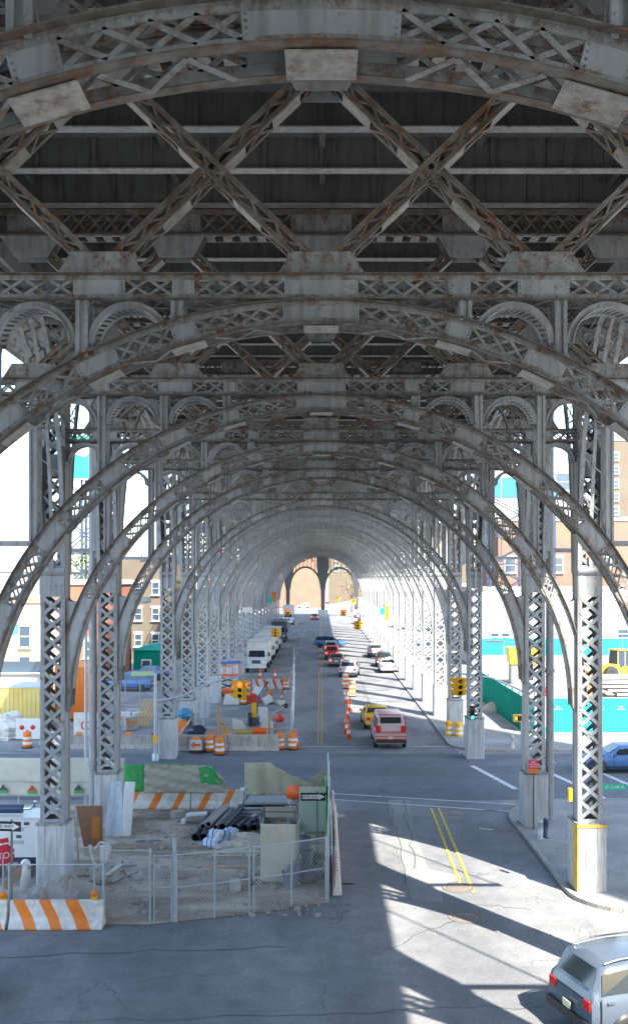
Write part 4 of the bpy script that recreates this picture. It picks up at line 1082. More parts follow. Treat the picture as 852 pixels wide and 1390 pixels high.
# pipes
PVC=mat('grey_pvc',(.42,.38,.34),.5,(.34,.31,.29),5); BPI=mat('black_pipe',(.045,.05,.065),.4); INN=mat('pipe_bore',(.008,.008,.008),.9)
def pipe(p0,p1,r,m,label,group,name='drain_pipe_length'):
    p0=Vector(p0);p1=Vector(p1);b=MB(); d=(p1-p0); o=empty(name,p0,0,label,'pipe',group)
    n=16; dd=d.normalized(); a=V(0,0,1);u=dd.cross(a).normalized();w_=u.cross(dd)
    rings=[]
    for (t_,rr_) in((.25,r*.84),(0,r*.84),(0,r),(1,r),(1,r*.84),(.75,r*.84)):
        rings.append([d*t_+(u*math.cos(2*PI*k/n)+w_*math.sin(2*PI*k/n))*rr_ for k in range(n)])
    for i in range(5):
        b.poly(rings[i]+rings[i+1],[(k,(k+1)%n,n+(k+1)%n,n+k) for k in range(n)],1 if i in(0,4) else 0,True)
    b.poly(rings[0],[tuple(range(n))],1)
    b.build('pipe_wall',[m,INN],o); return o
def gp(px,py,z=0):
    Y=F*(E-z)/(py-784.0); return V((px-436.0)*Y/F,Y,z)
i=0
for (px,py,z,r,m,l) in((275,1122,.42,.11,PVC,'left pale pipe of the upper stack'),(283,1119,.60,.115,PVC,'topmost pale pipe of the stack'),(292,1123,.42,.10,PVC,'short pale pipe between the others of the stack'),
    (302,1123,.50,.15,BPI,'dark slate pipe leaning right of the pale pipes'),(265,1137,.17,.16,BPI,'left black pipe of the bottom row'),(276,1137,.17,.16,BPI,'middle black pipe of the bottom row'),(287,1137,.17,.15,BPI,'right black pipe of the bottom row')):
    a=gp(px,py,z); e=a+V(.50 if py<1130 else .2,2.6 if py<1130 else 2.9,.12); pipe(a,e,r,m,l,'stacked drain pipes')
a=gp(286,1111,.3); b=MB(); a=gp(250,1112,.25); b.tube([a+V(-.04,0,-.2),a+V(-.02,0,-.02),a+V(.12,0,.14),a+V(.30,0,.18),a+V(.95,.1,.18)],.11,12); tag(b.build('elbow_pipe',WHITE),'white elbow pipe lying left of the pipe stack','pipe')
t=empty('steel_conduit_bundle',(0,0,0),0,'bundle of galvanised steel conduits lying crosswise behind the pipes','conduit bundle')
for k in range(7):
    a=gp(306,1104,.12+.085*k); b=MB(); b.tube([(a.x,40.9+.1*(k%2),.12+.085*k),(a.x+2.2,40.9+.1*(k%2),.12+.085*k)],.05,8); b.build('conduit',GALV,t)
a=gp(342,1112,.25); pipe(a,a+V(.42,1.0,.15),.12,WHITE,'short white pipe piece lying on the conduits','loose pipes')
for k in range(4):
    a=gp(306+k*13,1124,.16); pipe(a,a+V(.35,1.2,.05),.15,mat('slate_pipe',(.09,.10,.13),.5),['first','second','third','fourth'][k]+' short slate pipe from the left in the low row behind the bags','low row of slate pipes')
b=MB(); b.tube([gp(345,1118,.25),gp(350,1112,.35),gp(357,1113,.42),gp(356,1120,.3)],.17,12); tag(b.build('pipe_bend',BPI),'dark pipe bend at the right end of the low pipe row','pipe')
def crumple(name,c,s,m,seed,label,cat,n=22):
    rr=random.Random(seed);b=MB();P_=[]
    off=[(V(rr.uniform(-1,1),rr.uniform(-1,1),rr.uniform(-1,1)).normalized(),rr.uniform(3,9),rr.uniform(0,6)) for _ in range(9)]
    for i in range(n+1):
        for j in range(n):
            th=PI*.5*i/n; ph=2*PI*j/n; d=V(math.sin(th)*math.cos(ph),math.sin(th)*math.sin(ph),math.cos(th))
            q=1+.13*sum(math.sin(d.dot(o)*f+p) for o,f,p in off)*.6+rr.uniform(-.05,.05)
            P_.append((c[0]+d.x*s[0]*q,c[1]+d.y*s[1]*q,max(0.01,c[2]+d.z*s[2]*q)))
    b.poly(P_,[(i*n+j,(i+1)*n+j,(i+1)*n+(j+1)%n,i*n+(j+1)%n) for i in range(n) for j in range(n)],0,False)
    return tag(b.build(name,m),label,cat)
mt=mat('blue_striped_sack',(.66,.68,.70),.6)
nt=mt.node_tree; wv=nt.nodes.new('ShaderNodeTexWave'); wv.inputs['Scale'].default_value=1.1; wv.inputs['Distortion'].default_value=9; wv.inputs['Detail'].default_value=2
rp=nt.nodes.new('ShaderNodeValToRGB'); rp.color_ramp.elements[0].position=.80; rp.color_ramp.elements[1].position=.84; rp.color_ramp.elements[0].color=(.64,.66,.68,1); rp.color_ramp.elements[1].color=(.10,.25,.62,1)
tc=nt.nodes.new('ShaderNodeTexCoord'); nt.links.new(tc.outputs['Object'],wv.inputs['Vector']); nt.links.new(wv.outputs['Fac'],rp.inputs['Fac']); nt.links.new(rp.outputs['Color'],nt.nodes['Principled BSDF'].inputs['Base Color'])
a=gp(302,1150); crumple('plastic_sacking',(a.x,a.y+.4,0),(.75,.75,.62),mt,4,'crumpled white and blue plastic sacking in front of the pipes','plastic sheeting')
a=gp(288,1146); crumple('plastic_sacking',(a.x,a.y,0),(.45,.3,.14),mt,5,'flat blue and white scrap of plastic left of the sacking heap','plastic sheeting')
a=gp(335,1152); crumple('sand_bags',(a.x,a.y+.3,0),(1.05,.7,.42),mat('beige_sack',(.50,.43,.35),.8,(.62,.56,.48),3),8,'pile of beige sacks between the plastic and the canvas cage','sacks')
a=gp(320,1160); crumple('plastic_sacking',(a.x,a.y,0),(.9,.35,.16),MATS['beige_sack'],9,'flattened pale sacks in front of the sack pile','sacks')
# steel plates and board
a=gp(362,1098); t=empty('steel_plate_stack',(a.x,a.y,0),R(2),'grey steel plates stacked on the ground before the olive tarp','steel plates')
b=MB(); b.box((0,.2,.12),(2.6,2.2,.2)); b.build('lower_plate',DARK,t); b=MB(); b.prism([(-1.0,-.9),(1.2,-.9),(.95,1.2),(-.7,1.2)],(0,.3,.36),(1,0,0),(0,1,0),.08); b.build('upper_plate',GALV,t)
b=MB(); b.box((-.3,1.3,.62),(1.9,.5,.06),0,.1); b.build('white_board',WHITE,t)
# canvas cage
a=gp(379,1200); t=empty('canvas_covered_cage',(a.x,a.y+.55,0),R(-3),'tall pipe-frame cage wrapped in grey canvas in front of the rubbish','cage')
b=MB(); cloth(b,(-.62,-.56,.03),(1.24,0,0),(0,0,2.02),16,22,.035,21,.015); cloth(b,(-.62,.55,.03),(0,-1.1,0),(0,0,2.0),12,20,.03,22,.015); cloth(b,(.62,-.55,.03),(0,1.1,0),(0,0,2.0),12,20,.03,24,.015); b.build('canvas',TARP,t)
b=MB()
for x in(-.58,.58):
    for y in(-.5,.5): b.tube([(x,y,0),(x,y,2.45)],.02,6)
b.tube([(-.58,-.5,2.45),(.58,-.5,2.45),(.58,.5,2.45),(-.58,.5,2.45),(-.58,-.5,2.45)],.02,6); b.build('pipe_frame',DARK,t)
b=MB(); cloth(b,(-.56,.45,2.0),(1.1,0,0),(0,0,.4),8,6,.03,25,.01); b.build('netting',mat('netting',(.28,.27,.23),.9),t)
# rubbish heap
t=empty('fence_roll_heap',(-.75,32.6,0),0,'heap of rolled wire fencing, poles and bags by the tall fence','scrap pile')
rr=random.Random(11)
for k in range(7):
    b=MB(); c=V(rr.uniform(-.5,.7),rr.uniform(-.4,4.5),rr.uniform(.2,.5)); a0=rr.uniform(-.5,.5)+1.2; L=rr.uniform(.8,1.6); d=V(math.cos(a0)*.3,math.sin(a0)*.7,.5)
    for j in range(26): 
        s=j/25; q=c+d*(L*(s-.3)); b.lathe([(.19,0),(.20,.012),(.19,.02)],c=tuple(q),n=10)
    for j in range(14): an=2*PI*j/14; b.tube([c+d*(-.3*L)+V(.19*math.cos(an),.19*math.sin(an),0),c+d*(.7*L)+V(.19*math.cos(an+1),.19*math.sin(an+1),0)],.008,4,caps=False)
    b.build('fence_roll',mat('old_wire',(.16,.19,.23),.5,metal=.3),t)
for k in range(14):
    b=MB(); c=V(rr.uniform(-.6,.8),rr.uniform(-.6,5.5),rr.uniform(.05,.4)); b.tube([c,c+V(rr.uniform(-.5,.5),rr.uniform(.3,1.2),rr.uniform(.3,1.3))],.03,6); b.build('pole',[GALV,DARK,DIRTYW][k%3],t)
for k,(x,y,m) in enumerate(((-.2,.9,dkb),(.3,2.2,BLACK),(-.1,3.0,mat('blue_plastic',(.05,.18,.5),.4)),(.35,.3,DARK),(-.45,1.8,BLACK))):
    rb=random.Random(k); b=MB(); n=10; P_=[]
    for i in range(n+1):
        for j in range(n): th=PI*i/n;ph=2*PI*j/n;q=.38*(1+rb.uniform(-.15,.15)); P_.append((x+q*math.sin(th)*math.cos(ph),y+q*math.sin(th)*math.sin(ph),.3+q*.8*math.cos(th)))
    b.poly(P_,[(i*n+j,(i+1)*n+j,(i+1)*n+(j+1)%n,i*n+(j+1)%n) for i in range(n) for j in range(n)]); b.build('rubbish_bag',m,t)
b=MB(); b.box((.45,5.2,1.35),(1.15,.06,1.75)); tag(b.build('white_board',mat('grey_board',(.50,.50,.47),.7),None,(-.75,32.6,0)),'pale grey board standing behind the one way sign','board')
b=MB(); b.lathe([(.001,-.45),(.30,-.45),(.26,.45),(.001,.45)],n=16,axis='X'); o=tag(b.build('tipped_drum',ORC,None,(-1.0,41.6,1.15),R(-20)),'orange drum lying tipped on the rubble above the one way sign','traffic drum')
mound('rubble_heap',(-.9,41.9),1.6,1.0,.9,mat('grey_rubble',(.28,.27,.26),.9,(.40,.39,.37),5,bump=.6),23,'grey rubble heap under the tipped orange drum','rubble')
b=MB(); b.box((-.2,38.6,1.2),(.5,.04,.32),0,-.5); tag(b.build('brown_board',mat('brown_board',(.34,.16,.09),.8)),'small brown board stuck in the scrap','board')
rr=random.Random(77)
STN=mat('lot_stone',(.38,.36,.33),.9,(.25,.23,.21),8)
b=MB()
for k in range(1500):
    x=rr.uniform(-8.2,.0);y=rr.uniform(29.6,43);s=rr.choice([.015,.02,.02,.03,.03,.04,.05,.09]); b.box((x,y,.02+s*.3),(s*2,s*1.5,s),0,rr.uniform(0,3))
tag(b.build('scattered_stones',STN),kind='stuff',label='small stones and crumbs of rubble scattered over the dirt lot')
WR=mat('wet_plank',(.17,.14,.11),.8)
for k,(x,y,a,l) in enumerate(((-2.8,36.4,.05,1.9),(-5.3,40.8,-.2,1.3))):
    b=MB(); b.box((0,0,.045),(l,.14,.05)); tag(b.build('loose_plank',WR,None,(x,y,0),a),['long loose plank lying on the dirt before the sacks','short loose plank lying near the striped barrier'][k],'plank')

# more loose building rubbish in the lot
rr=random.Random(202)
kinds=[('timber_offcut',WOOD,'timber'),('pipe_offcut',GALV,'pipe'),('concrete_lump',CONC,'rubble'),('cable_coil',BLACK,'cable'),('timber_offcut',WR,'timber')]
spots=[(-7.9,33.6,'beside the first left column base'),(-7.2,34.6,'near the plywood panel'),(-6.3,41.9,'under the left worn barrier'),(-4.4,42.4,'under the right worn barrier'),(-5.0,33.2,'in the middle of the dirt lot'),(-3.4,34.5,'between the sacks and the gate'),(-6.9,37.9,'left of the pipe stack'),(-2.9,32.2,'just behind the wide gate'),(-1.9,33.6,'at the left foot of the canvas cage'),(-6.1,30.6,'behind the narrow gate'),(-7.5,36.9,'right of the leaning metal sheets'),(-3.9,39.2,'behind the blue and white sacking')]
for k,(x,y,l) in enumerate(spots):
    nm,m,ct=kinds[k%5]; b=MB()
    if nm=='timber_offcut':
        b.box((0,0,.05),(rr.uniform(.6,1.5),.12,.07),0,rr.uniform(-.6,.6))
    elif nm=='pipe_offcut': b.tube([(-.5,0,.06),(.5,.2,.06)],.05,8)
    elif nm=='concrete_lump': b.box((0,0,.13),(.5,.35,.26),0,rr.uniform(0,2)); 
    else:
        for j in range(1): b.tube([(.28*math.cos(a*.5),.28*math.sin(a*.5),.04+.012*a*.3) for a in range(38)],.022,5)
    tag(b.build(nm,m,None,(x,y,.02)),{'timber_offcut':'timber offcut lying ','pipe_offcut':'short steel pipe lying ','concrete_lump':'broken concrete lump ','cable_coil':'coil of black cable '}[nm]+l,ct)
# ------------------------------------------------------------------ traffic lights
GRN=mat('signal_green',(.05,.75,.55),.4,emit=1.5); RDL=mat('signal_red',(.9,.05,.02),.4,emit=2); LENS=mat('signal_lens_dark',(.02,.02,.02),.3); AMB=mat('signal_amber',(.35,.12,.01),.4)
def signal_head(t,x,y,z,lit=0,rot=0,faces=4,s=1.,m=YEL):
    # a cluster of heads facing out from one hanger: the housing of each face is a part
    for f in range(faces):
        a=rot+f*PI/2; h=empty('signal_face',(x+math.sin(a)*.24*s,y-math.cos(a)*.24*s,z),a); h.parent=t
        b=MB(); b.box((0,.0,0),(.34*s,.26*s,1.04*s)); b.build('housing',m,h)
        for k in range(3):
            zz=(.34-.34*k)*s; b=MB(); 
            n=10
            for j in range(n-2):
                a0=PI*(j-.0)/(n-2)-.2;a1=PI*(j+1)/(n-2)-.2+.0
                b.bar((.15*s*math.cos(a0),-.22*s,zz+.15*s*math.sin(a0)),(.15*s*math.cos(a1),-.22*s,zz+.15*s*math.sin(a1)),.2*s,.012,(math.cos(a0),0,math.sin(a0)))
            b.build('visor',m,h)
            b=MB(); b.lathe([(.001,0),(.13*s,0),(.13*s,.02),(.001,.02)],c=(0,-.155*s,zz),n=14,axis='Y'); b.build('lens',(RDL if lit==1 and k==0 else GRN if lit==3 and k==2 else (LENS if k else AMB)),h)
def mast(base,pts,label,heads,group='mast-arm traffic lights',r=.07,polez=5.0,extra=None):
    t=empty('traffic_light',(0,0,0),0,label,'traffic light',group)
    b=MB(); b.tube([(base[0],base[1],0),(base[0],base[1],polez)],.10,10,r2=.08); b.lathe([(.2,0),(.2,.35),(.12,.45)],c=(base[0],base[1],0),n=12); b.build('pole',GALV,t)
    if pts: b=MB(); b.tube(pts,r,8,r2=.04); b.build('mast_arm',GALV,t)
    for h in heads:
        b=MB(); b.tube([(h[0],h[1],h[2]+.5),(h[0],h[1],h[2]+.75)],.03,6); b.build('hanger',DARK,t)
        signal_head(t,*h)
    return t
Yp=55.2
def pw(px,py,Y): q=W(px,py,Y); return (q.x,q.y,q.z)
bx=G(211,1033); c=W(326,936,56.5)
m1=mast((bx.x,bx.y),[(bx.x,bx.y,3.4),pw(245,946,55),pw(285,928,55.8),pw(326,917,56.5)],'mast-arm traffic light with yellow heads at the left of the junction',[(c.x,c.y,c.z,1)])
b=MB(); b.box((bx.x,bx.y-.12,1.25),(.22,.12,.40)); b.build('push_button_box',YEL,m1)
b=MB(); b.box((bx.x-.75,bx.y,5.0),(1.3,.03,.26)); b.build('street_name_plate',mat('pale_green_sign',(.35,.50,.30),.6),m1)
c=W(623,932,57.2); bx=W(716,950,58)
m2=mast((bx.x,bx.y),[(bx.x,bx.y,3.4),pw(700,934,58),pw(665,920,57.6),pw(624,914,57.2)],'mast-arm traffic light with yellow heads at the right of the junction',[(c.x,c.y,c.z,2)],polez=6.6)
b=MB(); b.tube([(bx.x,bx.y,6.0),(bx.x-.6,bx.y,6.5),(bx.x-1.6,bx.y,6.62)],.04,6); b.build('lamp_arm',GALV,m2)
b=MB(); b.prism([(-.55,-.04),(.45,-.06),(.5,.06),(-.2,.10),(-.5,.05)],(bx.x-2.0,bx.y,6.6),(1,0,0),(0,0,1),.3); b.build('lamp_head',GALV,m2)
c=W(640,967,55.0); t=empty('pedestrian_signal',(c.x,c.y,c.z),0,'small signal with green light mounted on the column base across the street','traffic light')
signal_head(t,0,0,0,3,0,1,.75,BLACK)
b=MB(); b.box((0,.1,0),(.5,.12,.06)); b.build('bracket',DARK,t)
c=W(702,975,58); t=empty('walk_signal',(c.x,c.y,0),0,'orange walk signal box in front of the teal hoarding','traffic light')
b=MB(); b.box((0,0,c.z),(.5,.3,.42)); b.build('housing',YEL,t); b=MB(); b.box((.03,-.16,c.z),(.36,.02,.28)); b.build('display',LENS,t); b=MB(); b.box((-.1,-.175,c.z),(.09,.01,.2)); b.build('hand_symbol',mat('hand_orange',(.9,.3,.03),.4,emit=1.5),t); b=MB(); b.tube([(.25,.1,0),(.25,.1,c.z+.2)],.05,8); b.build('pole',GALV,t)
for (px,py,Y,l,lit) in ((374,859,115,'yellow traffic light hanging over the far trucks on the left',2),(485.5,849,120,'yellow traffic light over the far right lane above the cones',2),(390,832,165,'yellow traffic light near the far left end of the viaduct',1),(466,832,165,'yellow traffic light near the far right end of the viaduct',1),(480,817,215,'yellow traffic light with green lamp at the far right arch',3),(358,818,150,'yellow traffic light close to the left columns, far down',2)):
    c=W(px,py,Y); sx=1 if px>436 else -1; bxx=sx*9.9
    mast((bxx,Y),[(bxx,Y,c.z+.6),((bxx+c.x)/2,Y,c.z+.95),(c.x,Y,c.z+.8)],l,[(c.x,Y,c.z,lit)],polez=c.z+.8)
for (px,py,Y,l,m) in ((446,812,0,'',None),):
    pass
c=W(459,812,255); t=empty('warning_sign',(c.x,c.y,0),0,'yellow diamond sign with small white plate at the far right arch','road sign')
b=MB(); b.prism([(0,-.7),(.7,0),(0,.7),(-.7,0)],(0,0,c.z),(1,0,0),(0,0,1),.05); b.build('panel',YEL,t); b=MB(); b.tube([(0,.1,0),(0,.1,c.z)],.07,6); b.build('pole',GALV,t)
c=W(520,829,170); 
for (px,py,Y,l,m,w_,h_) in ((525,832,112,'tall orange and green shop banner hung by the right columns','o',.5,1.7),(520,830,118,'teal square sign by the right columns','t',.8,.8),(366,815,130,'teal square sign by the far left columns','t',.7,.8),(372,810,140,'tall orange triangular banner by the far left columns','o',.6,1.4),(336,828,95,'white plate sign on the left columns above the truck','w',1.0,.5)):
    c=W(px,py,Y); t=empty('hanging_sign',(c.x,c.y,c.z),0,l,'sign')
    b=MB(); b.box((0,0,0),(w_,.06,h_)); b.build('panel',{'o':ORANGE,'t':mat('sign_teal',(.02,.42,.40),.5),'w':WHITE}[m],t)
    b=MB(); b.tube([(0,.05,h_/2),(0,.05,h_/2+.4),(1.6 if px>436 else -1.6,.05,h_/2+.4)],.03,6); b.build('bracket',GALV,t)
# street lamp on the left
q=G(116.5,1094); t=empty('street_lamp',(q.x,q.y,0),0,'tall street lamp with long curved arm between the left columns','street lamp')
b=MB(); b.tube([(0,0,0),(0,0,8.2)],.085,10,r2=.06); b.build('pole',GALV,t)
h=W(197,815,q.y)
b=MB(); b.tube([(0,0,7.9),(.25,0,8.7),(1.0,0,9.3),(1.8,0,9.5),(h.x-q.x-.4,0,h.z)],.035,8); b.build('arm',GALV,t)
b=MB(); b.lathe([(.001,-.38),(.07,-.36),(.14,-.1),(.15,.15),(.08,.32),(.001,.34)],c=(h.x-q.x-.05,0,h.z),n=12,axis='X'); b.build('lamp_head',WHITE,t)
# parking sign pole in front of right column base
c=W(724,1040,39.3); t=empty('parking_sign',(c.x,c.y,0),0,'small red and orange no standing sign on a post before the right column base','road sign')
b=MB(); b.box((0,0,c.z+.06),(.42,.015,.36)); b.build('panel',mat('sign_crimson',(.60,.01,.08),.4),t)
b=MB(); b.box((0,0,c.z-.21),(.42,.015,.15)); b.build('lower_panel',ORANGE,t)
for k,s in enumerate(('NO','STANDING','ANYTIME')): textmesh(s,.11 if k==0 else .085,WHITE,t,(0,-.012,c.z+.16-.10*k),(R(90),0,0))
textmesh('TOW ZONE',.065,RED,t,(0,-.012,c.z-.21),(R(90),0,0))
b=MB(); b.tube([(0,.035,.13),(0,.035,c.z+.25)],.03,6); b.build('pole',DARK,t)
for (px,py,l,h_) in ((733,1143,'short grey pipe bollard left of the dark one at the kerb corner',.75),(740.5,1142,'short dark bollard on a flat plate beside the pipe bollard',.8)):
    q=G(px,py); b=MB(); b.lathe([(.16,.135),(.16,.16),(.10,.165),(.10,h_),(.11,h_+.01),(.10,h_+.09),(.001,h_+.1)],c=(q.x,q.y,0),n=12); tag(b.build('bollard',GALV if px<736 else dkb),l,'bollard','small bollards at the kerb')
# street name sign
c=W(834,1069,34.6); t=empty('street_name_sign',(c.x,c.y,0),0,'green street name sign beside the nearest right column','street sign')
b=MB(); b.box((0,0,c.z),(.86,.02,.24)); b.build('panel',mat('sign_green',(.01,.42,.30),.45),t)
textmesh('ST CLAIR PL',.145,WHITE,t,(0,-.016,c.z),(R(90),0,0),sx=.93)
b=MB(); b.tube([(-.47,.0,.13),(-.47,.0,c.z+.2)],.03,6); b.build('pole',GALV,t)
q=W(773.5,1079,31.7); b=MB(); b.box((q.x,q.y,q.z),(.12,.14,.42)); tag(b.build('signal_button_box',YEL),'yellow button box strapped to the nearest right column','control box')
# ------------------------------------------------------------------ mid-left work site
for i in range(2):
    x0=-8.7+i*3.1
    jersey('concrete_barrier',(x0,57.9),(x0+3.05,57.9),['plain long concrete barrier behind the drum cluster','plain concrete barrier below the orange sign'][i],'barrier','plain concrete barriers',[],CONCD,h=.98)
for i,(a,c_) in enumerate(((-15.3,-12.4),(-12.3,-9.5))):
    jersey('concrete_barrier',(a,58.6),(c_,58.6),['plain concrete barrier left of the second column','plain concrete barrier between the second and third columns'][i],'barrier','plain concrete barriers',[],CONCD,h=.85)
    for k,m in enumerate((ORANGE,RED)):
        b=MB(); b.box((a+.5+k*1.6,58.6,.93),(.34,.2,.16)); tag(b.build('barrier_lamp',m),[['orange block lamp on the barrier left of the second column','red block lamp on the barrier left of the second column'],['orange block lamp on the barrier by the third column','red block lamp on the barrier by the third column']][i][k],'warning lamp','lamps on the concrete barriers')
jersey('jersey_barrier',(-17.6,60.1),(-15.9,60.1),'white and orange barrier end at the left beside the drum','barrier',None,[(.4,.8)],WHITE)
for i in range(2):
    x0=-6.45+i*1.62; jersey('striped_barrier',(x0,90),(x0+1.58,90),['rear red and white barrier behind the yellow traffic light','rear red and white barrier left of its drum'][i],'barrier','rear striped barriers',[(.35,.6),(1.1,1.35)],DIRTYW,h=.95,mats=[DIRTYW,mat('barrier_red',(.65,.10,.06),.5)])
t=empty('plank_guard_rail',(0,0,0),0,'pale timber posts and rail around the trench behind the concrete barrier','guard rail')
def plank(p,q,w_=.14,th=.05,name='plank',m=WOOD,par=t,n=(0,1,0)): b=MB(); b.bar(p,q,w_,th,n); return b.build(name,m,par)
Yt=59.6
def wp(px,py,Y=Yt): q=W(px,py,Y); return V(q.x,q.y,max(q.z,.02))
plank(wp(297,1004),wp(297,958),.2,.08,'post'); plank(wp(303,1006),wp(303,985),.25,.08,'post'); plank(wp(366,1003),wp(365,968),.13,.08,'post'); plank(wp(308,1006),wp(308,986),.25,.08,'post')
plank(wp(290,992),wp(390,989),.10,.05,'rail'); plank(wp(297,979),wp(309,981),.10,.05,'rail')
b=MB(); b.tube([wp(366,975),wp(371,968),wp(382,962),wp(386,960)],.04,6); b.build('bent_hoop',CONC,t)
t=empty('trench_shoring',(0,0,0),0,'grey weathered boards and yellow beam lining the open trench','shoring')
GW=mat('grey_board',(.27,.26,.24),.85)
b=MB(); b.prism([(-.6,0),(.9,0),(.1,1.4),(-.5,1.6)],(-5.1,60.6,0),(1,0,0),(0,0,1),.12); b.build('sloped_board',GW,t)
b=MB(); b.prism([(-.8,0),(.5,0),(.5,1.3),(.1,1.6),(-.1,1.5)],(-3.55,60.8,0),(1,0,0),(0,0,1),.12); b.build('sloped_board',GW,t)
b=MB(); b.box((-4.55,60.2,.45),(1.6,.3,.75)); b.build('yellow_beam',mat('beam_yellow',(.48,.38,.08),.6),t)
q=wp(352,994.5,59.2); t=empty('work_sign',(q.x,q.y,0),R(0),'orange rectangular work sign hung on the timber rail','road sign')
b=MB(); b.box((0,0,q.z),(.86,.03,.58)); b.build('panel',ORC,t); textmesh('ROAD WORK',.12,BLACK,t,(0,-.02,q.z),(R(90),0,0)); b=MB(); b.box((0,.05,q.z/2),(.05,.04,q.z)); b.build('stake',WOOD,t)
q=G(346,985); t=empty('drilling_rig',(q.x,q.y,0),0,'small yellow and dark drilling machine with a tilted boom beside the trench','machine')
b=MB(); b.box((0,0,.35),(.6,.9,.5)); b.build('crawler',DARK,t); b=MB(); b.box((-.05,-.1,1.1),(.34,.3,1.0)); b.build('yellow_mast_box',YEL,t); b=MB(); b.tube([(.1,0,.8),(.2,0,2.0),(.9,.1,3.1)],.08,8); b.build('boom',dkb,t); b=MB(); b.box((-.35,-.2,.5),(.25,.5,.9)); b.build('engine_cover',DARK,t)
for px,py,a,l in((350,938,.5,'small white panel tilted on the machine boom'),(363,950,-.5,'larger white panel leaning by the striped drum')):
    q=W(px,py,76); Mx=Matrix.Rotation(a,3,'Y'); b=MB(); b.box((0,0,0),(.72,.03,.62),0,0,Mx); b2=b.build('panel',WHITE,None,(q.x,q.y,q.z)); 
    st=MB(); st.tube([(0,.05,0),(0,.05,-q.z)],.025,5); t=empty('tilted_sign',(q.x,q.y,q.z),0,l,'sign'); b2.parent=t; b2.location=(0,0,0); st.build('stake',DARK,t)
q=G(355,985); b=MB(); b.box((q.x,q.y+1.5,.55),(.7,.05,1.1)); tag(b.build('white_board',WHITE),'upright white board behind the drilling machine','board')
q=G(314,957); t=empty('water_barrier',(q.x,q.y,0),0,'blank off-white plastic barrier block left in the work site','barrier'); b=MB(); b.prism([(-.68,.05),(.68,.05),(.55,.85),(-.5,.85)],(0,0,0),(1,0,0),(0,0,1),.5); b.build('block',mat('cream',(.68,.67,.60),.6),t)
b=MB(); b.box((0,-.02,.86),(.7,.2,.05)); b.build('lid',MATS['cream'],t)
q=G(343,955); t=empty('plastic_barrier',(q.x,q.y,0),R(12),'red plastic barrier beside the off-white block','barrier'); b=MB(); b.prism([(-.72,.05),(.72,.05),(.62,.3),(.62,.85),(-.62,.85),(-.62,.3)],(0,0,0),(1,0,0),(0,0,1),.4); b.build('block',mat('plastic_red',(.75,.08,.04),.45),t)
b=MB(); 
for k in range(4): b.box((-.45+k*.3,-.21,.55),(.12,.03,.4))
b.build('ribs',mat('plastic_red2',(.6,.05,.03),.5),t)
copy_tree(d0,on(330,957),None,'orange and white drum leaning against the red plastic barrier')
q=G(380,962); t=empty('wheelbarrow',(q.x,q.y,0),R(20),'grey wheelbarrow below the orange cone in the work site','wheelbarrow')
b=MB(); b.prism([(-.4,.65),(.4,.65),(.25,.35),(-.2,.35)],(0,0,0),(1,0,0),(0,0,1),.6); b.build('tray',GW,t); b=MB(); b.lathe([(.001,-.04),(.2,-.04),(.2,.04),(.001,.04)],c=(.45,0,.2),n=14,axis='Y'); b.build('wheel',TYRE,t)
for s in(-1,1): b=MB(); b.tube([(.45,s*.1,.2),(-.2,s*.25,.38),(-.9,s*.28,.6)],.025,6); b.build('handle',WOOD,t)
q=G(379,990); b=MB(); b.lathe([(.001,0),(.28,.05),(.36,.3),(.28,.55),(.001,.62)],c=(q.x,q.y,0.45),n=14); tag(b.build('buoy',mat('ball_red',(.8,.08,.05),.4)),'round red ball float resting near the timber rail','float')
# scissor lift
t=empty('scissor_lift',(-8.2,84.5,0),0,'orange scissor lift with blue roof beside the near white truck','lift')
b=MB(); b.box((0,0,.45),(2.0,1.6,.35)); b.build('chassis',ORC,t)
b=MB()
for k in range(2):
    for s in(-1,1): b.bar((-.8,-.5,.7+k*.55),(.8,-.5,1.25+k*.55),.09,.06,(0,1,0)); b.bar((.8,-.4,.7+k*.55),(-.8,-.4,1.25+k*.55),.09,.06,(0,1,0))
b.build('scissor_arms',ORC,t)
b=MB(); b.box((0,0,1.85),(2.1,1.4,.08))
for x in(-1,-.33,.33,1): b.box((x,-.65,2.35),(.05,.05,1.0)); b.box((x,.65,2.35),(.05,.05,1.0))
b.box((0,-.65,2.85),(2.1,.05,.05)); b.box((0,.65,2.85),(2.1,.05,.05)); b.build('platform',ORC,t)
b=MB(); b.prism([(-1.2,2.95),(1.2,2.95),(.8,3.15),(-.8,3.15)],(0,0,0),(1,0,0),(0,0,1),1.5); b.build('canopy',blue,t)
for x in(-.7,.7):
    for y in(-.8,.8): b=MB(); b.lathe([(.001,-.1),(.3,-.1),(.3,.1),(.001,.1)],c=(x,y,.3),n=14,axis='Y'); b.build('wheel',TYRE,t)
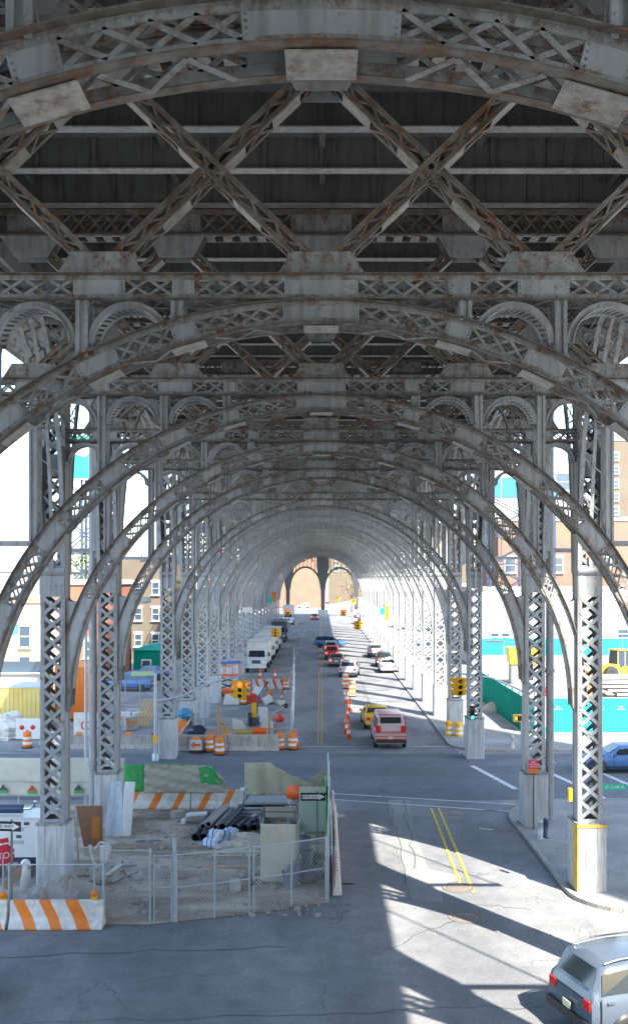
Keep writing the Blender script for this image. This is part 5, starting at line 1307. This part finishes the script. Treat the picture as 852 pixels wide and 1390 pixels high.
# materials heap near third left column
t=empty('scrap_timber_heap',(-8.7,62.8,0),0,'heap of scrap timber, blue tarp and black bags by the third left column','scrap pile')
rr=random.Random(31)
for k in range(12): plank(V(rr.uniform(-.9,.9),rr.uniform(-.4,.6),.05),V(rr.uniform(-.9,.9),rr.uniform(-.2,.8),rr.uniform(.6,2.0)),.12,.05,'plank',[WOOD,GW,DARK][k%3],t)
for k,(x,z,m) in enumerate(((-.2,1.6,mat('tarp_blue',(.06,.22,.36),.6)),(.7,.5,BLACK),(.2,.45,dkb))):
    rb=random.Random(k+40); b=MB(); n=10; P_=[]
    for i in range(n+1):
        for j in range(n): th=PI*i/n;ph=2*PI*j/n;qq=.48*(1+rb.uniform(-.18,.18)); P_.append((x+qq*math.sin(th)*math.cos(ph),-.3+qq*math.sin(th)*math.sin(ph),z+qq*.7*math.cos(th)))
    b.poly(P_,[(i*n+j,(i+1)*n+j,(i+1)*n+(j+1)%n,i*n+(j+1)%n) for i in range(n) for j in range(n)]); b.build('bagged_bundle',m,t)
q=G(245,1001); b=MB(); b.prism([(-.5,.1),(.5,.1),(.42,1.1),(-.42,1.1)],(q.x,q.y,0),(1,0,0),(0,0,1),.5); tag(b.build('orange_barrel',ORANGE),'worn orange barrier block half hidden behind the third left column base','barrier')
# fence along the site
pts=[]
for (px,py) in((395,1016),(396,1003),(396.5,990),(397,976),(397.5,962),(398,948),(398,936),(398.5,925),(399,915),(399,906)): q=G(px,py); pts.append((q.x,q.y))
f=fence('site_fence',pts,2.3,'long chain-link fence with torn white sheeting beside the road','chain-link fence bays',dense=.14,mid=True)
for k,(i,w_) in enumerate(((1,.9),(3,.7),(4,.8),(5,.9),(6,.6))):
    a=V(*pts[i],.5);b_=V(*pts[i+1],.5); b=MB(); cloth(b,a+V(.06,0,0),(b_-a)*w_,(0,0,1.5),14,8,.10,k+60,.01); b.build('torn_sheeting',DIRTYW,f)
# far left stuff: fences, planks
for k,(px,py) in enumerate(((168,985),(180,980),(190,985),(176,992))):
    q=G(px,py); b=MB(); b.box((0,0,.5),(1.0,.5,.9)); b.box((0,-.26,.6),(.9,.02,.16),1); tag(b.build('barricade_block',[[DIRTYW,ORANGE],[CONC,DARK],[DIRTYW,RED],[CONCD,ORANGE]][k],None,(q.x,q.y,0),.3*k),['white block with an orange band in the left yard','grey block with a dark band in the left yard','white block with a red band in the left yard','stained grey block with an orange band in the left yard'][k],'block','loose blocks in the left yard')
q=G(200,988); t=empty('leaning_planks',(q.x,q.y,0),0,'pale planks leaning together left of the signal pole','planks')
for k in range(5): plank(V(-.8+k*.2,0,0),V(-.3+k*.25,.5,1.9),.16,.04,'plank',WOOD,t)
f=fence('yard_fence',[(q.x,q.y) for q in (G(155,955),G(170,956),G(190,957),G(212,958))],1.8,'wire fence with timber rails across the left yard','chain-link fence bays',dense=.2,mid=True)
b=MB(); b.box((-20.6,62.2,.02),(.01,.01,.01)); 
crumple('white_tarp_heap',(-21.0,62.8,0),(2.0,1.4,1.5),DIRTYW,14,'large heap covered by a white sheet at the far left','covered heap')
q=G(32,1010); t=empty('road_plate_rack',(q.x,q.y+1,0),0,'white panel with red discs at the far left beside the drum','panel'); b=MB(); b.box((0,0,.8),(1.6,.1,1.3)); b.build('panel',WHITE,t)
for x in(-.4,.3): b=MB(); b.lathe([(.001,0),(.15,0),(.15,.02),(.001,.02)],c=(x,-.08,.9),n=12,axis='Y'); b.build('red_disc',RED,t)
# ------------------------------------------------------------------ hoarding on the right
TEAL=mat('hoarding_teal',(.004,.20,.15),.9,(.006,.23,.17),1,spec=.05); CYAN=mat('hoarding_cyan',(.008,.37,.41),.6,(.01,.41,.45),1)
t=empty('teal_hoarding',(0,0,0),0,'long teal painted hoarding running back from the street corner','hoarding')
for k in range(7):
    y0=64+k*2.45; b=MB(); b.box((13.6,y0+1.2,1.25),(.08,2.42,2.4)); b.build('panel',TEAL,t)
    b=MB(); b.box((13.72,y0,1.3),(.1,.1,2.5)); b.build('post',DARK,t)
t=empty('cyan_hoarding',(0,0,0),0,'bright cyan plywood hoarding facing the cross street','hoarding')
for k in range(9):
    x0=13.7+k*1.4; b=MB(); b.box((x0+.69,64.0,1.25),(1.385,.07,2.35)); b.build('panel',CYAN,t)
    for j,s in enumerate(('POST','NO BILLS')): textmesh(s,.13,WHITE,t,(x0+.7,63.95,1.85-.15*j),(R(90),0,0))
q=(14.7,63.4); t=empty('site_notice_board',(q[0],q[1],0),0,'white and red notice board on posts before the cyan hoarding','sign')
b=MB(); b.box((0,0,1.7),(.8,.05,2.2)); b.build('panel',WHITE,t); b=MB(); b.box((-.1,-.03,2.95),(.9,.05,.6)); b.build('red_header',RED,t); b=MB(); b.box((-.25,-.04,1.9),(.25,.02,1.2)); b.build('dark_panel',DARK,t)
b=MB(); b.tube([(-.55,0,0),(-.55,0,3.4)],.1,8); b.build('post',GALV,t)
b=MB(); b.lathe([(.18,0),(.15,.12),(.10,.2),(.10,.55),(.15,.6),(.12,.75),(.001,.82)],c=(11.6,55.2+3.0,.13),n=12); tag(b.build('fire_hydrant',GW),'grey hydrant standing on the pavement before the hoarding','hydrant')
SAND=mat('sand',(.42,.36,.28),.95,(.52,.47,.38),1.5,bump=.5)
mound('sand_heap',(18.5,74),6,4,2.9,SAND,41,'pale sand heap behind the hoarding','sand heap')
mound('sand_heap',(27,84),9,4,1.9,SAND,42,'broad low sand heap under the wheel loader','sand heap',pw=.6)
rr=random.Random(51); t=empty('concrete_slab_stack',(23.2,73.5,0),0,'stack of broken concrete slabs and brown timber behind the cyan hoarding','slab stack')
for k in range(9): b=MB(); b.box((rr.uniform(-.6,.6),rr.uniform(-.3,.3),.3+k*.32),(rr.uniform(2.4,4.6),1.8,.22),0,rr.uniform(-.1,.1)); b.build('slab',CONC if k%3 else CONCD,t)
b=MB(); b.box((-2.6,-.3,1.7),(.7,.5,3.4)); b.build('timber_bundle',mat('timber_brown',(.42,.22,.10),.8),t)
# wheel loader
t=empty('wheel_loader',(26.2,84,1.45),R(-70),'yellow wheel loader with dark cab parked above the rubble on the right','wheel loader')
LY=mat('loader_yellow',(.72,.45,.03),.45)
b=MB(); b.prism([(-2.6,.7),(-.6,.7),(-.6,1.5),(-2.4,1.45),(-2.65,1.2)],(0,0,0),(0,1,0),(0,0,1),1.3); b.build('engine_hood',LY,t)
b=MB(); b.prism([(-.7,.6),(.9,.6),(1.0,1.1),(-.7,1.3)],(0,0,0),(0,1,0),(0,0,1),1.1); b.build('front_frame',LY,t)
b=MB(); b.prism([(-.75,1.3),(.45,1.3),(.6,1.9),(.4,2.65),(-.6,2.65)],(0,0,0),(0,1,0),(0,0,1),1.25); b.build('cab',dkb,t)
b=MB(); b.box((0,-.1,2.72),(1.45,1.3,.1)); b.build('cab_roof',LY,t)
for s in(-1,1):
    for y in(-.72,.02,.5): b=MB(); b.box((s*.63,y,2.0),(.06,.07,1.35)); b.build('cab_pillar',LY,t)
    b=MB(); b.bar((s*.45,.6,1.2),(s*.45,2.2,.75),.25,.12,(1,0,0)); b.build('lift_arm',LY,t)
    for y in(-1.6,1.1): b=MB(); b.lathe([(.001,-.2),(.3,-.22),(.6,-.2),(.7,-.12),(.7,.12),(.6,.22),(.3,.2),(.001,.2)],c=(s*.85,y,.7),n=18,axis='X'); b.build('wheel',TYRE,t)
b=MB(); b.prism([(2.1,.2),(3.0,.15),(3.05,.3),(2.4,.5),(2.4,1.2),(2.2,1.25)],(0,0,0),(0,1,0),(0,0,1),2.4); b.build('bucket',LY,t)
t=empty('yellow_skip',(19.9,95,0),0,'yellow skip standing behind the sand heap','skip'); b=MB(); b.prism([(-1.3,2.0),(1.3,2.0),(1.5,3.6),(-1.5,3.6)],(0,0,0),(1,0,0),(0,0,1),2); b.build('body',LY,t); b=MB(); b.box((0,0,1),(2.4,1.6,2)); b.build('plinth',CONC,t)
# ------------------------------------------------------------------ buildings
def brickmat(name,c,c2,mort,sc=2.2):
    m=mat(name,c,.85); nt=m.node_tree; br=nt.nodes.new('ShaderNodeTexBrick'); br.inputs['Color1'].default_value=(*c,1); br.inputs['Color2'].default_value=(*c2,1); br.inputs['Mortar'].default_value=(*mort,1); br.inputs['Scale'].default_value=sc; br.inputs['Mortar Size'].default_value=.012; br.inputs['Row Height'].default_value=.16
    tc=nt.nodes.new('ShaderNodeTexCoord'); mp=nt.nodes.new('ShaderNodeMapping'); mp.inputs['Rotation'].default_value=(R(90),0,0); nt.links.new(tc.outputs['Object'],mp.inputs[0]); nt.links.new(mp.outputs[0],br.inputs['Vector']); 
    ns=nt.nodes.new('ShaderNodeTexNoise'); ns.inputs['Scale'].default_value=.35; ns.inputs['Detail'].default_value=7; nt.links.new(tc.outputs['Object'],ns.inputs['Vector'])
    mx=nt.nodes.new('ShaderNodeMix'); mx.data_type='RGBA'; mx.blend_type='MULTIPLY'; mx.inputs['Factor'].default_value=.45; nt.links.new(br.outputs[0],mx.inputs['A']); nt.links.new(ns.outputs['Color'],mx.inputs['B']); nt.links.new(mx.outputs['Result'],nt.nodes['Principled BSDF'].inputs['Base Color']); return m
BR=brickmat('brick_orange',(.36,.17,.10),(.31,.14,.085),(.38,.30,.25)); BR2=brickmat('brick_tan',(.21,.16,.11),(.18,.14,.10),(.22,.19,.15)); BR3=brickmat('brick_red',(.42,.15,.09),(.36,.13,.08),(.4,.3,.25))
STUC=mat('stucco_white',(.66,.65,.62),.85,(.58,.57,.54),.5); WIN=mat('window_glass',(.05,.08,.11),.1,spec=.8); FRM=mat('window_frame_white',(.6,.6,.58),.5)
def building(name,label,x0,x1,y0,y1,h,m,wins=None,cat='building',parapet=.5,trim=None,side=None,roofm=None):
    t=empty(name,((x0+x1)/2,y0,0),0,label,cat)
    b=MB(); cx=0; b.box((0,(y1-y0)/2,h/2),(x1-x0,y1-y0,h)); b.build('wall',m,t)
    b=MB(); b.box((0,(y1-y0)/2,h+parapet/2),(x1-x0+.3,y1-y0+.3,parapet)); b.build('parapet',trim or CONC,t)
    if wins:
        for (wx,wz,ww,wh) in wins:
            X=wx-(x0+x1)/2
            w_=MB(); w_.box((X,-.03,wz),(ww,.08,wh)); wo=w_.build('window',WIN,t)
            f_=MB(); 
            for dx in(-ww/2,ww/2): f_.box((X+dx,-.08,wz),(.10,.10,wh+.1))
            for dz in(-wh/2,0,wh/2): f_.box((X,-.085,wz+dz),(ww,.10,.09))
            f_.build('frame',FRM,wo)
            s_=MB(); s_.box((X,-.12,wz-wh/2-.12),(ww+.3,.25,.14)); s_.build('sill',trim or CONC,wo); s_=MB(); s_.box((X,-.06,wz+wh/2+.2),(ww+.3,.12,.25)); s_.build('lintel',trim or CONC,wo)
    return t
building('apartment_tower','tall tan brick apartment tower with rows of windows at the right edge',62.4,98,210,230,40.5,BR2,[(64.6+i*3.75,39.0-2.0-k*2.98,1.05,1.6) for i in range(5) for k in range(8)],parapet=1.6)
building('brick_building','orange brick building with white-trimmed windows behind the right columns',24,66,130,148,18.2,BR,[(x,12.2,1.5,2.0) for x in(25.6,32,38.5,45,51.5)]+[(x,16.2,1.5,1.6) for x in(44,50,56)]+[(x,8.5,1.3,.9) for x in(32,45,51.5)],trim=STUC)
building('white_depot','long white low building behind the building site on the right',18,70,114,126,9.0,STUC,[(20.6,3.4,1.0,.9),(21.9,3.4,1.0,.9),(36,3.8,1.6,1.0)],parapet=.35)
building('white_office_block','white plain office block rising behind the orange brick building',30,48,170,186,30,STUC,[(38,27.5,3,3),(43,27.5,3,3)],trim=STUC)
t=empty('cyan_site_wall',(0,0,0),0,'low cyan fence band far behind the wheel loader','hoarding')
for k in range(8): b=MB(); b.box((18+k*2.5,101,3.2),(2.45,.1,1.7)); b.build('panel',CYAN,t)
b=MB(); b.box((26.8,101.2,1.2),(20,.4,2.3)); b.build('base_wall',CONC,t)
def billboard(label,x0,x1,z0,z1,y,m,m2=None):
    t=empty('billboard',((x0+x1)/2,y,0),0,label,'billboard'); w_=x1-x0
    b=MB(); b.box((0,0,(z0+z1)/2),(w_,.3,z1-z0)); b.build('panel',m,t)
    if m2: b=MB(); b.prism([(-w_*.45,z1-.2),(-w_*.05,z1-1.6),(w_*.42,z1-.5),(w_*.1,z1-2.4),(-w_*.3,z1-1.9)],(0,-.17,0),(1,0,0),(0,0,1),.03); b.build('white_shape',m2,t)
    b=MB(); n=5
    for k in range(n):
        h0=z0*k/n;h1=z0*(k+1)/n
        for y_ in(0,2): b.bar((-w_/2,y_,h0),(w_/2,y_,h1),.14,.1,(0,1,0)); b.bar((w_/2,y_,h0),(-w_/2,y_,h1),.14,.1,(0,1,0)); b.bar((-w_/2,y_,h1),(w_/2,y_,h1),.16,.1,(0,1,0))
    for x in(-w_/2,0,w_/2):
        for y_ in(0,2): b.bar((x,y_,0),(x,y_,z0+.3),.25,.25,(0,1,0))
    b.build('trestle',dkb,t); b=MB(); b.box((0,-.6,z0-.3),(w_+1,1.2,.15)); b.build('catwalk',GALV,t)
billboard('teal billboard with a white shape on a dark steel trestle behind the left columns',-30.5,-25.5,22.2,27.0,112,mat('poster_teal',(.02,.55,.50),.5),WHITE)
billboard('blue billboard behind the upper right arches',20.3,28,20.2,22.5,115,mat('poster_blue',(.03,.42,.62),.5))
building('white_warehouse','large pale warehouse at the far left edge behind the first arch',-75,-37,140,165,19.5,STUC,[(-62,17.5,1.2,2),(-58,17.5,1.2,2),(-53,17.5,1.2,2),(-49,17.5,1.2,2)],trim=STUC)
building('grey_shed','grey metal shed in front of the pale warehouse at the left edge',-52,-32.6,118,132,11.2,mat('shed_grey',(.42,.42,.40),.7,(.36,.36,.35),.4),None)
t=building('mural_house','beige corner house with a blue painted mural by the left edge',-31,-25.2,86,98,8.2,mat('house_beige',(.55,.47,.36),.8,(.62,.56,.46),1),[(-26.6,5.2,1.0,1.9),(-26.6,2.6,1.0,1.6)],trim=mat('cornice_brown',(.30,.22,.16),.7))
MB_=mat('mural_blue',(.04,.30,.62),.6,(.05,.5,.65),1.5); MC=mat('mural_cyan',(.08,.55,.62),.6); MO=mat('mural_ochre',(.55,.42,.22),.6)
for pts_,m in (([(-2.8,1),(-1.6,1.2),(-.9,3.0),(-1.5,5.2),(-2.1,4.4),(-2.5,2.6)],MB_),([(-1.4,5.3),(.9,5.4),(.8,6.9),(-1.2,7.2)],MC),([(-2.6,4.2),(-1.9,5.2),(-2.2,6.8),(-2.8,6.0)],MO),([(-.4,2.2),(.5,1.6),(.6,4.3),(-.1,4.8)],MO),([(-.6,6.0),(-.2,6.0),(-.1,7.0),(-.5,7.0)],MO)):
    b=MB(); b.prism(pts_,(0,-.02,0),(1,0,0),(0,0,1),.05); b.build('mural_shape',m,t)
building('red_brick_house','narrow red brick house right of the mural house',-25.1,-20.6,92,104,9.8,BR3,[(-22.3,6.8,1,1.6),(-22.3,3.6,1,1.6)])
t=building('long_brick_building','long brown brick building behind the left yard',-27,-18.5,122,134,13.2,BR2,[(-25.5+i*2.2,z,.9,1.5) for i in range(3) for z in (2.5,5.8,9.1)],trim=STUC)
building('beige_store','low beige store behind the left yard under the green sign',-34,-14,140,150,7.0,mat('store_cream',(.60,.52,.36),.8,(.66,.6,.48),.6),None,trim=YEL)
# shop sign
c=W(207,830,138); t=empty('shop_sign',(c.x,c.y,0),0,'dark green shop sign with yellow lettering between the left columns','sign')
b=MB(); b.box((0,0,c.z),(4.4,.3,2.9)); b.build('panel',mat('shop_green',(.02,.16,.09),.5),t)
textmesh('FAIRWAY',1.05,YEL,t,(.0,-.17,c.z+.55),(R(90),0,0),sx=.9); textmesh("Like No Other",.5,WHITE,t,(0,-.17,c.z-.25),(R(90),0,0)); b=MB(); b.box((0,-.17,c.z-.85),(3.6,.04,.5)); b.build('red_band',RED,t)
for x in(-1.8,1.8): b=MB(); b.tube([(x,.3,0),(x,.3,c.z)],.12,8); b.build('post',GALV,t)
# teal kiosk, container, yellow trailer
t=empty('teal_kiosk',(-18.9,104,0),0,'small teal kiosk with a white framed window in the left yard','kiosk'); b=MB(); b.box((0,0,1.3),(2.6,2,2.6)); b.build('wall',TEAL,t)
b=MB(); b.prism([(-1.5,2.65),(1.5,2.65),(1.5,3.5),(-.4,3.1)],(0,0,0),(1,0,0),(0,0,1),2.3); b.build('roof',mat('roof_teal',(.02,.42,.36),.5),t); b=MB(); b.box((.1,-1.03,1.2),(1.1,.05,1.0)); w_=b.build('window',FRM,t); b=MB(); b.box((.1,-1.07,1.2),(.8,.04,.7)); b.build('pane',WIN,w_)
def container(name,label,c,d,rz,m,trimm=None):
    t=empty(name,(c[0],c[1],0),rz,label,'container'); b=MB(); b.box((0,0,d[2]/2+.15),d)
    n=int(d[0]/.3)
    for k in range(n): b.box((-d[0]/2+.15+k*.3,-d[1]/2-.02,d[2]/2+.15),(.12,.05,d[2]-.3))
    b.build('shell',m,t)
    b=MB(); b.box((0,-.02,d[2]+.2),(d[0]+.1,d[1]+.1,.14)); b.build('roof_rail',trimm or m,t); 
    for x in(-d[0]/2,d[0]/2): b=MB(); b.box((x,-d[1]/2,d[2]/2+.15),(.15,.15,d[2])); b.build('corner_post',trimm or m,t)
container('orange_container','tall orange container between the first and second left columns',(-18.2,72.5),(2.4,5,3.7),0,ORANGE)
container('yellow_trailer','long yellow site trailer with blue and white roof edge at the left edge',(-24,67.5),(9.4,2.4,2.75),0,mat('trailer_yellow',(.62,.48,.12),.6,(.68,.55,.22),.8),mat('trim_bluewhite',(.50,.58,.72),.5))
b=MB(); b.box((-23.6,72.6,3.7),(6.6,.1,.9)); b.box((-23.6,72.5,3.25),(6.6,.16,.12),1);b.box((-23.6,72.8,1.7),(6.4,.3,3.0),2); tag(b.build('shop_front_screen',[WIN,WHITE,STUC]),'glazed band above a pale wall behind the yellow trailer','shop front')
b=MB(); b.box((-14.7,60.6,1.0),(1.9,.08,1.9)); o=tag(b.build('white_hoarding_panel',DIRTYW),'dirty white hoarding panel with red lettering beside the second left column','panel')
textmesh('OK',.85,RED,o,(-14.6,60.54,1.1),(R(90),0,0))
# trees
LEAF=mat('leaf_green',(.06,.10,.03),.8,(.10,.15,.04),3); BARK=mat('bark',(.12,.09,.07),.9)
def tree(c,h,r,label,seed,m=LEAF,n=900,group='trees beyond the street'):
    rr=random.Random(seed); t=empty('broadleaf_tree',(c[0],c[1],0),0,label,'tree',group)
    b=MB(); b.tube([(0,0,0),(.1,0,h*.3),(0,.1,h*.6)],.25,8,r2=.12)
    tips=[]
    for k in range(7):
        a=rr.uniform(0,6.3); e=V(math.cos(a)*r*.6,math.sin(a)*r*.6,h*rr.uniform(.6,.9)); b.tube([(0,0,h*rr.uniform(.3,.5)),e*.6+V(0,0,h*.2),e],.10,5,r2=.03); tips.append(e)
    b.build('trunk',BARK,t); b=MB()
    for k in range(n):
        q=rr.choice(tips)+V(rr.gauss(0,r*.28),rr.gauss(0,r*.28),rr.gauss(0,r*.25)); s=rr.uniform(.12,.3); u=V(rr.gauss(0,1),rr.gauss(0,1),rr.gauss(0,1)).normalized(); v=u.orthogonal().normalized(); w_=u.cross(v)
        b.poly([q+v*s,q+w_*s*.6,q-v*s,q-w_*s*.6],[(0,1,2,3)])
    b.build('crown',m,t)
tree((-25.5,108),15.2,2.6,'green tree crown showing above the brick houses on the left',1)
tree((15.5,230),9,3,'yellow-green tree on the slope right of the end pier',2,mat('leaf_yellow',(.28,.24,.05),.8))
tree((9,285),10,3.5,'bare brownish tree beyond the right far arch',3,mat('leaf_brown',(.20,.16,.09),.8),500)
# beyond the far arch
t=building('far_brick_block','large orange brick building seen through the left far arch',-40,1.5,330,350,34,BR,None)
for k in range(13): b=MB(); b.box((19.5-k*2.9,-.3,21),(.5,.5,9)); b.build('pilaster',BR3 if k%2 else STUC,t)
building('far_tan_block','tan building beyond the right far arch',3,60,380,395,30,BR2,[(6+i*4,22-k*4,1.6,2) for i in range(6) for k in range(3)])
b=MB(); b.prism([(-2,0),(70,0),(70,9),(40,8)],(3,345,0),(1,0,0),(0,0,1),26); o=b.build('hill_slope',mat('slope_ground',(.36,.33,.26),.9,(.28,.28,.2),.2)); o['kind']='structure'
building('apartment_tower','tall tan apartment block standing to the right of the near street, off the picture',27,36,5.5,30,58,BR2,None,parapet=1)

t=empty('light_blocking_wall',(0,-16,0),0,'massive unseen stone wall added behind the camera to block light under the deck','wall')  # unseen wall, added to keep light from behind off the near vault
b=MB(); b.box((0,-1,10.2),(36,2,20.3)); b.build('masonry',CONCD,t); b=MB(); b.box((0,.1,20.0),(36.4,.5,.5)); b.build('coping',CONC,t)
